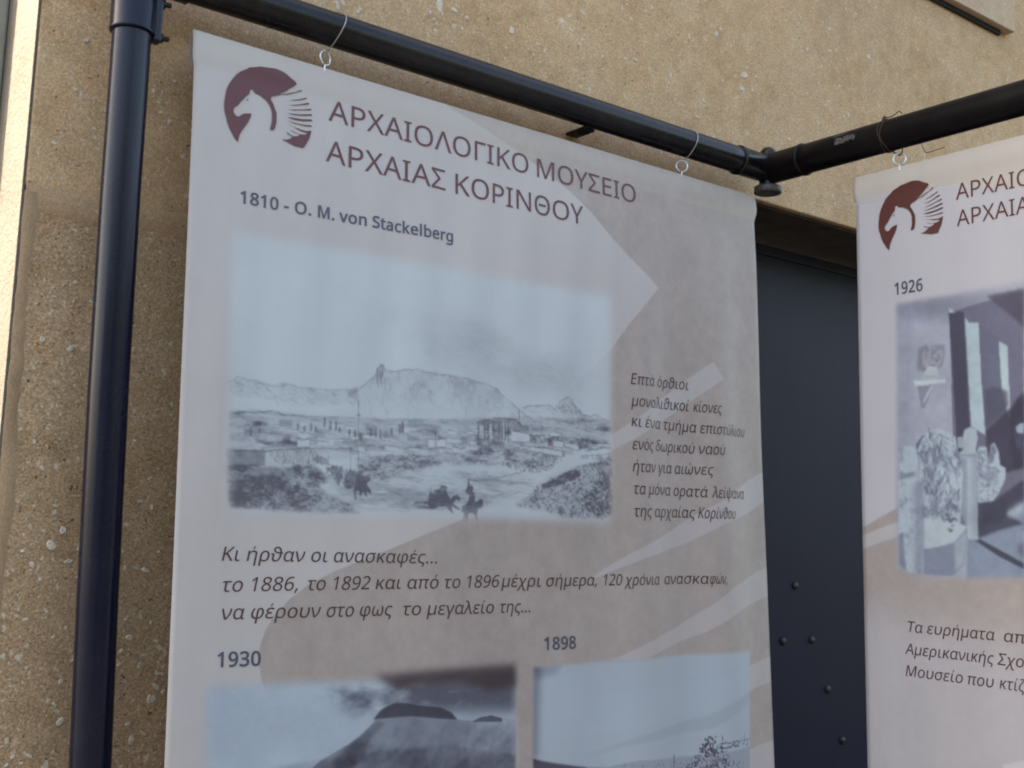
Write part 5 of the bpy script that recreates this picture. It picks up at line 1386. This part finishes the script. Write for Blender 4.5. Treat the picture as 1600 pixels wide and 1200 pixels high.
wing = [(.124, .087), (.130, .089), (.137, .090), (.146, .091), (.151, .091), (.155, .090), (.157, .089), (.158, .089), (.157, .094), (.155, .101), (.152, .107), (.148, .114), (.147, .114), (.142, .114), (.136, .114), (.130, .112), (.125, .111), (.120, .110), (.120, .109), (.124, .109), (.128, .107), (.131, .105), (.133, .103), (.130, .102), (.127, .101), (.124, .099), (.126, .099), (.130, .101), (.134, .102), (.138, .101), (.142, .099), (.143, .098), (.138, .097), (.133, .096), (.129, .094), (.124, .092), (.129, .094), (.136, .096), (.141, .097), (.145, .097), (.150, .096), (.153, .093), (.148, .093), (.141, .092), (.134, .090), (.129, .089)]


def emblem(fn, t, mat, xf, nudge=0.0):
    def shape(pts):
        bm = bmesh.new()
        vs = [bm.verts.new((xf(u, v)[0], -xf(u, v)[1], 0)) for u, v in pts]
        f = bm.faces.new(vs)
        bmesh.ops.triangulate(bm, faces=[f], ngon_method='EAR_CLIP')
        P = [(q_.co.x, -q_.co.y) for q_ in bm.verts]
        bm.verts.index_update()
        F = [tuple(x.index for x in g.verts) for g in bm.faces]
        bm.free()
        return P, F
    P, F = [], []
    for s in [disc, eyep] + fe + [wing]:
        p_, f_ = shape(s)
        F += [tuple(i + len(P) for i in g) for g in f_]
        P += p_
    bm = bmesh.new()
    bv = [bm.verts.new((x, y, 0)) for x, y in P]
    for g in F:
        bm.faces.new([bv[i] for i in g])
    for _ in range(7):
        long_ = [e for e in bm.edges if e.calc_length() > .005]
        if not long_:
            break
        bmesh.ops.subdivide_edges(bm, edges=long_, cuts=1)
        bmesh.ops.triangulate(bm, faces=[f for f in bm.faces if len(f.verts) > 3])
    bm.verts.index_update()
    P = [(v.co.x, v.co.y) for v in bm.verts]
    F = [tuple(v.index for v in f.verts) for f in bm.faces]
    bm.free()
    part('emblem', on_cloth(fn, P, F, .0010), mat, t, label='winged horse emblem')


emblem(surf1, b1, mat_maroon, lambda u, v: (u, v))
# the same emblem on the second banner: bounding boxes matched
eu = [p[0] for p in disc + wing]; ev = [p[1] for p in disc + wing]
e2 = [(.045, .082), (.158, .100), (.112, .028), (.067, .128)]
k2u = (e2[1][0] - e2[0][0]) / (max(eu + [p[0] for f_ in fe for p in f_]) - min(eu))
k2v = (e2[3][1] - e2[2][1]) / (disc[0][1] - min(ev))
emblem(surf2, b2, mat_maroon2, lambda u, v: (e2[0][0] + (u - min(eu)) * k2u, e2[2][1] + (v - min(ev)) * k2v))


def lettering(fn, t, words, cap, mat, name='lettering', **kw):
    part(name, text_line(fn, words, cap, **kw), mat, t)


T = lettering
T(surf1, b1, [('ΑΡΧΑΙΟΛΟΓΙΚΟ', [(.182, .070), (.506, .067)]), ('ΜΟΥΣΕΙΟ', [(.522, .069), (.718, .072)])], 0.0283, mat_maroon, 'title_line')
T(surf1, b1, [('ΑΡΧΑΙΑΣ', [(.179, .124), (.362, .125)]), ('ΚΟΡΙΝΘΟΥ', [(.379, .124), (.609, .126)])], 0.0288, mat_maroon, 'title_line')
T(surf1, b1, [('1810 - O. M. von Stackelberg', [(.066, .202), (.375, .194)])], 0.0151, mat_slate, 'caption', heavy=True)
ital = dict(slant=.20)
col_lines = [
    [('Επτά όρϑιοι', [(.697, .356), (.826, .352)])],
    [('μονολιϑικοί', [(.697, .389), (.826, .386)]), ('κίονες', [(.836, .385), (.889, .384)])],
    [('κι ένα τμήμα', [(.695, .421), (.840, .416)]), ('επιστύλιου', [(.847, .417), (.953, .419)])],
    [('ενός δωρικού ναού', [(.695, .454), (.893, .450)])],
    [('ήταν για αιώνες', [(.695, .487), (.867, .483)])],
    [('τα μόνα ορατά', [(.694, .520), (.856, .517)]), ('λείψανα', [(.864, .518), (.945, .518)])],
    [('της αρχαίας', [(.694, .553), (.832, .550)]), ('Κορίνϑου', [(.839, .551), (.916, .550)])],
]
for ws in col_lines:
    T(surf1, b1, ws, 0.0168, mat_brown, 'text_line', **ital)
cap_b = 0.0158
T(surf1, b1, [('Κι ήρϑαν', [(.060, .622), (.163, .623)]), ('οι ανασκαφές...', [(.172, .623), (.350, .623)])], cap_b, mat_brown, 'text_line', **ital)
T(surf1, b1, [('το 1886,', [(.060, .654), (.156, .656)]), ('το 1892', [(.167, .655), (.253, .656)]), ('και από το 1896', [(.262, .655), (.451, .655)]),
              ('μέχρι σήμερα,', [(.457, .655), (.626, .654)]), ('120', [(.637, .653), (.670, .652)]), ('χρόνια', [(.676, .652), (.747, .651)]),
              ('ανασκα', [(.760, .651), (.853, .649)]), ('φών,', [(.855, .649), (.889, .648)])], cap_b, mat_brown, 'text_line', **ital)
T(surf1, b1, [('να φέρουν', [(.060, .687), (.185, .687)]), ('στο φως', [(.194, .687), (.284, .687)]), ('το μεγαλείο', [(.299, .687), (.442, .687)]),
              ('της...', [(.452, .687), (.504, .687)])], cap_b, mat_brown, 'text_line', **ital)
T(surf1, b1, [('1930', [(.058, .738), (.111, .739)])], 0.0158, mat_slate, 'caption', heavy=True)
T(surf1, b1, [('1898', [(.526, .737), (.583, .737)])], 0.0164, mat_slate, 'caption', heavy=True)

T(surf2, b2, [('ΑΡΧΑΙ', [(.179, .072), (.270, .073)], 'ΟΛΟΓΙΚΟ ΜΟΥΣΕΙΟ')], 0.0239, mat_maroon2, 'title_line')
T(surf2, b2, [('ΑΡΧΑΙ', [(.179, .112), (.269, .112)], 'ΑΣ ΚΟΡΙΝΘΟΥ')], 0.0238, mat_maroon2, 'title_line')
T(surf2, b2, [('1926', [(.071, .199), (.120, .199)])], 0.0184, mat_slate, 'caption', heavy=True)
cap_2 = 0.0160
T(surf2, b2, [('Τα ευρήματα', [(.077, .708), (.217, .707)]), ('απ', [(.231, .707), (.262, .706)])], cap_2, mat_brown, 'text_line', **ital)
T(surf2, b2, [('Αμερικανικής', [(.074, .741), (.214, .738)]), ('Σχο', [(.221, .741), (.259, .739)], 'λ')], cap_2, mat_brown, 'text_line', **ital)
T(surf2, b2, [('Μουσείο', [(.074, .773), (.165, .772)]), ('που', [(.172, .773), (.213, .772)]), ('κτί', [(.223, .771), (.249, .772)], 'ζ')], cap_2, mat_brown, 'text_line', **ital)

# ------------------------------------------------------------------ screw eyes and wires
c1 = eye(b1, surf1, .652 - .4768, .35)
c2 = eye(b1, surf1, 1.2995 - .4768, -.55)
c3 = eye(b2, surf2, .0848, PI / 2 + .7, lift=-.002)
c4 = eye(b2, surf2, .9152, PI / 2 + .3)


def wire_over(c, dx, label, tail):
    """thin wire from the ring up the front of the pipe and over its top"""
    t = empty('hanging_wire', c, label=label, category='wire')
    R_ = .0234
    P = [Vector((c.x + .004, c.y + .001, c.z + .0078)), Vector((c.x + .003, c.y - .001, c.z + .0095)), Vector((c.x + .006, -.012, PZ - .021)),
         Vector((c.x + dx * .7, -R_ * .99, PZ - .004)), Vector((c.x + dx, -R_ * .86, PZ + R_ * .52)), Vector((c.x + dx * .9, -R_ * .4, PZ + R_ * .94)),
         Vector((c.x + dx * .4, .004, PZ + R_ + .0006)), Vector((c.x - tail * .4, .010, PZ + R_ + .002)), Vector((c.x - tail, .012, PZ + R_ + .008))]
    part('wire', tube(smooth_path(P, 6), .00072, 8), mat_wire, t)
    return t


wire_over(c1, .016, 'thin steel wire holding the left screw eye of the large banner', .010)
wire_over(c2, .013, 'thin steel wire holding the right screw eye of the large banner', .012)

rw = empty('rusty_wire', (XC, -.25, PZ), label='rusty wire wound round the right pipe above a screw eye', category='wire')
R_ = .0258
P = []
for k in range(60):
    a_ = -2.1 + k / 59 * 2 * PI * 1.45
    P.append((XC - math.cos(a_) * (R_ + .0004 * math.sin(k)), -.238 - .007 * k / 59 + .002 * math.sin(k * .5), PZ + math.sin(a_) * R_))
part('wire', tube(P, .0009, 8), mat_rust, rw)
part('wire', tube(smooth_path([(XC - .002, -.245, PZ - .0255), (c3.x, c3.y + .003, c3.z + .0085), (c3.x, c3.y, c3.z + .006), (c3.x, c3.y - .004, c3.z + .0088), (XC - .003, -.268, PZ - .0255)], 5), .0009, 8), mat_rust, rw)
part('wire', tube(smooth_path([(XC - .004, -.236, PZ + R_), (XC - .005, -.2365, PZ + R_ + .006), (XC - .003, -.241, PZ + R_ + .003), (XC - .003, -.252, PZ + R_ + .0035), (XC - .003, -.262, PZ + R_ + .0075), (XC - .001, -.266, PZ + R_ + .003)], 5), .0008, 8), mat_rust, rw)
part('wire_knot', lathe((XC - .004, -.237, PZ + R_ - .002), (0, .3, 1), [(0, .003), (.003, .0035), (.006, .0025), (.0085, 0)], 8), mat_rust, rw)

lw = empty('loose_wire', (XC, -.31, PZ - .03), label='loose thin wire end dangling below the right pipe', category='wire')
part('wire', tube(smooth_path([(XC, -.2985, PZ - .0235), (XC - .001, -.3005, PZ - .029), (XC - .001, -.3040, PZ - .0385), (XC - .001, -.3085, PZ - .0435), (XC - .002, -.322, PZ - .0440), (XC - .003, -.340, PZ - .0435)], 5), .0006, 8), mat_rust, lw)
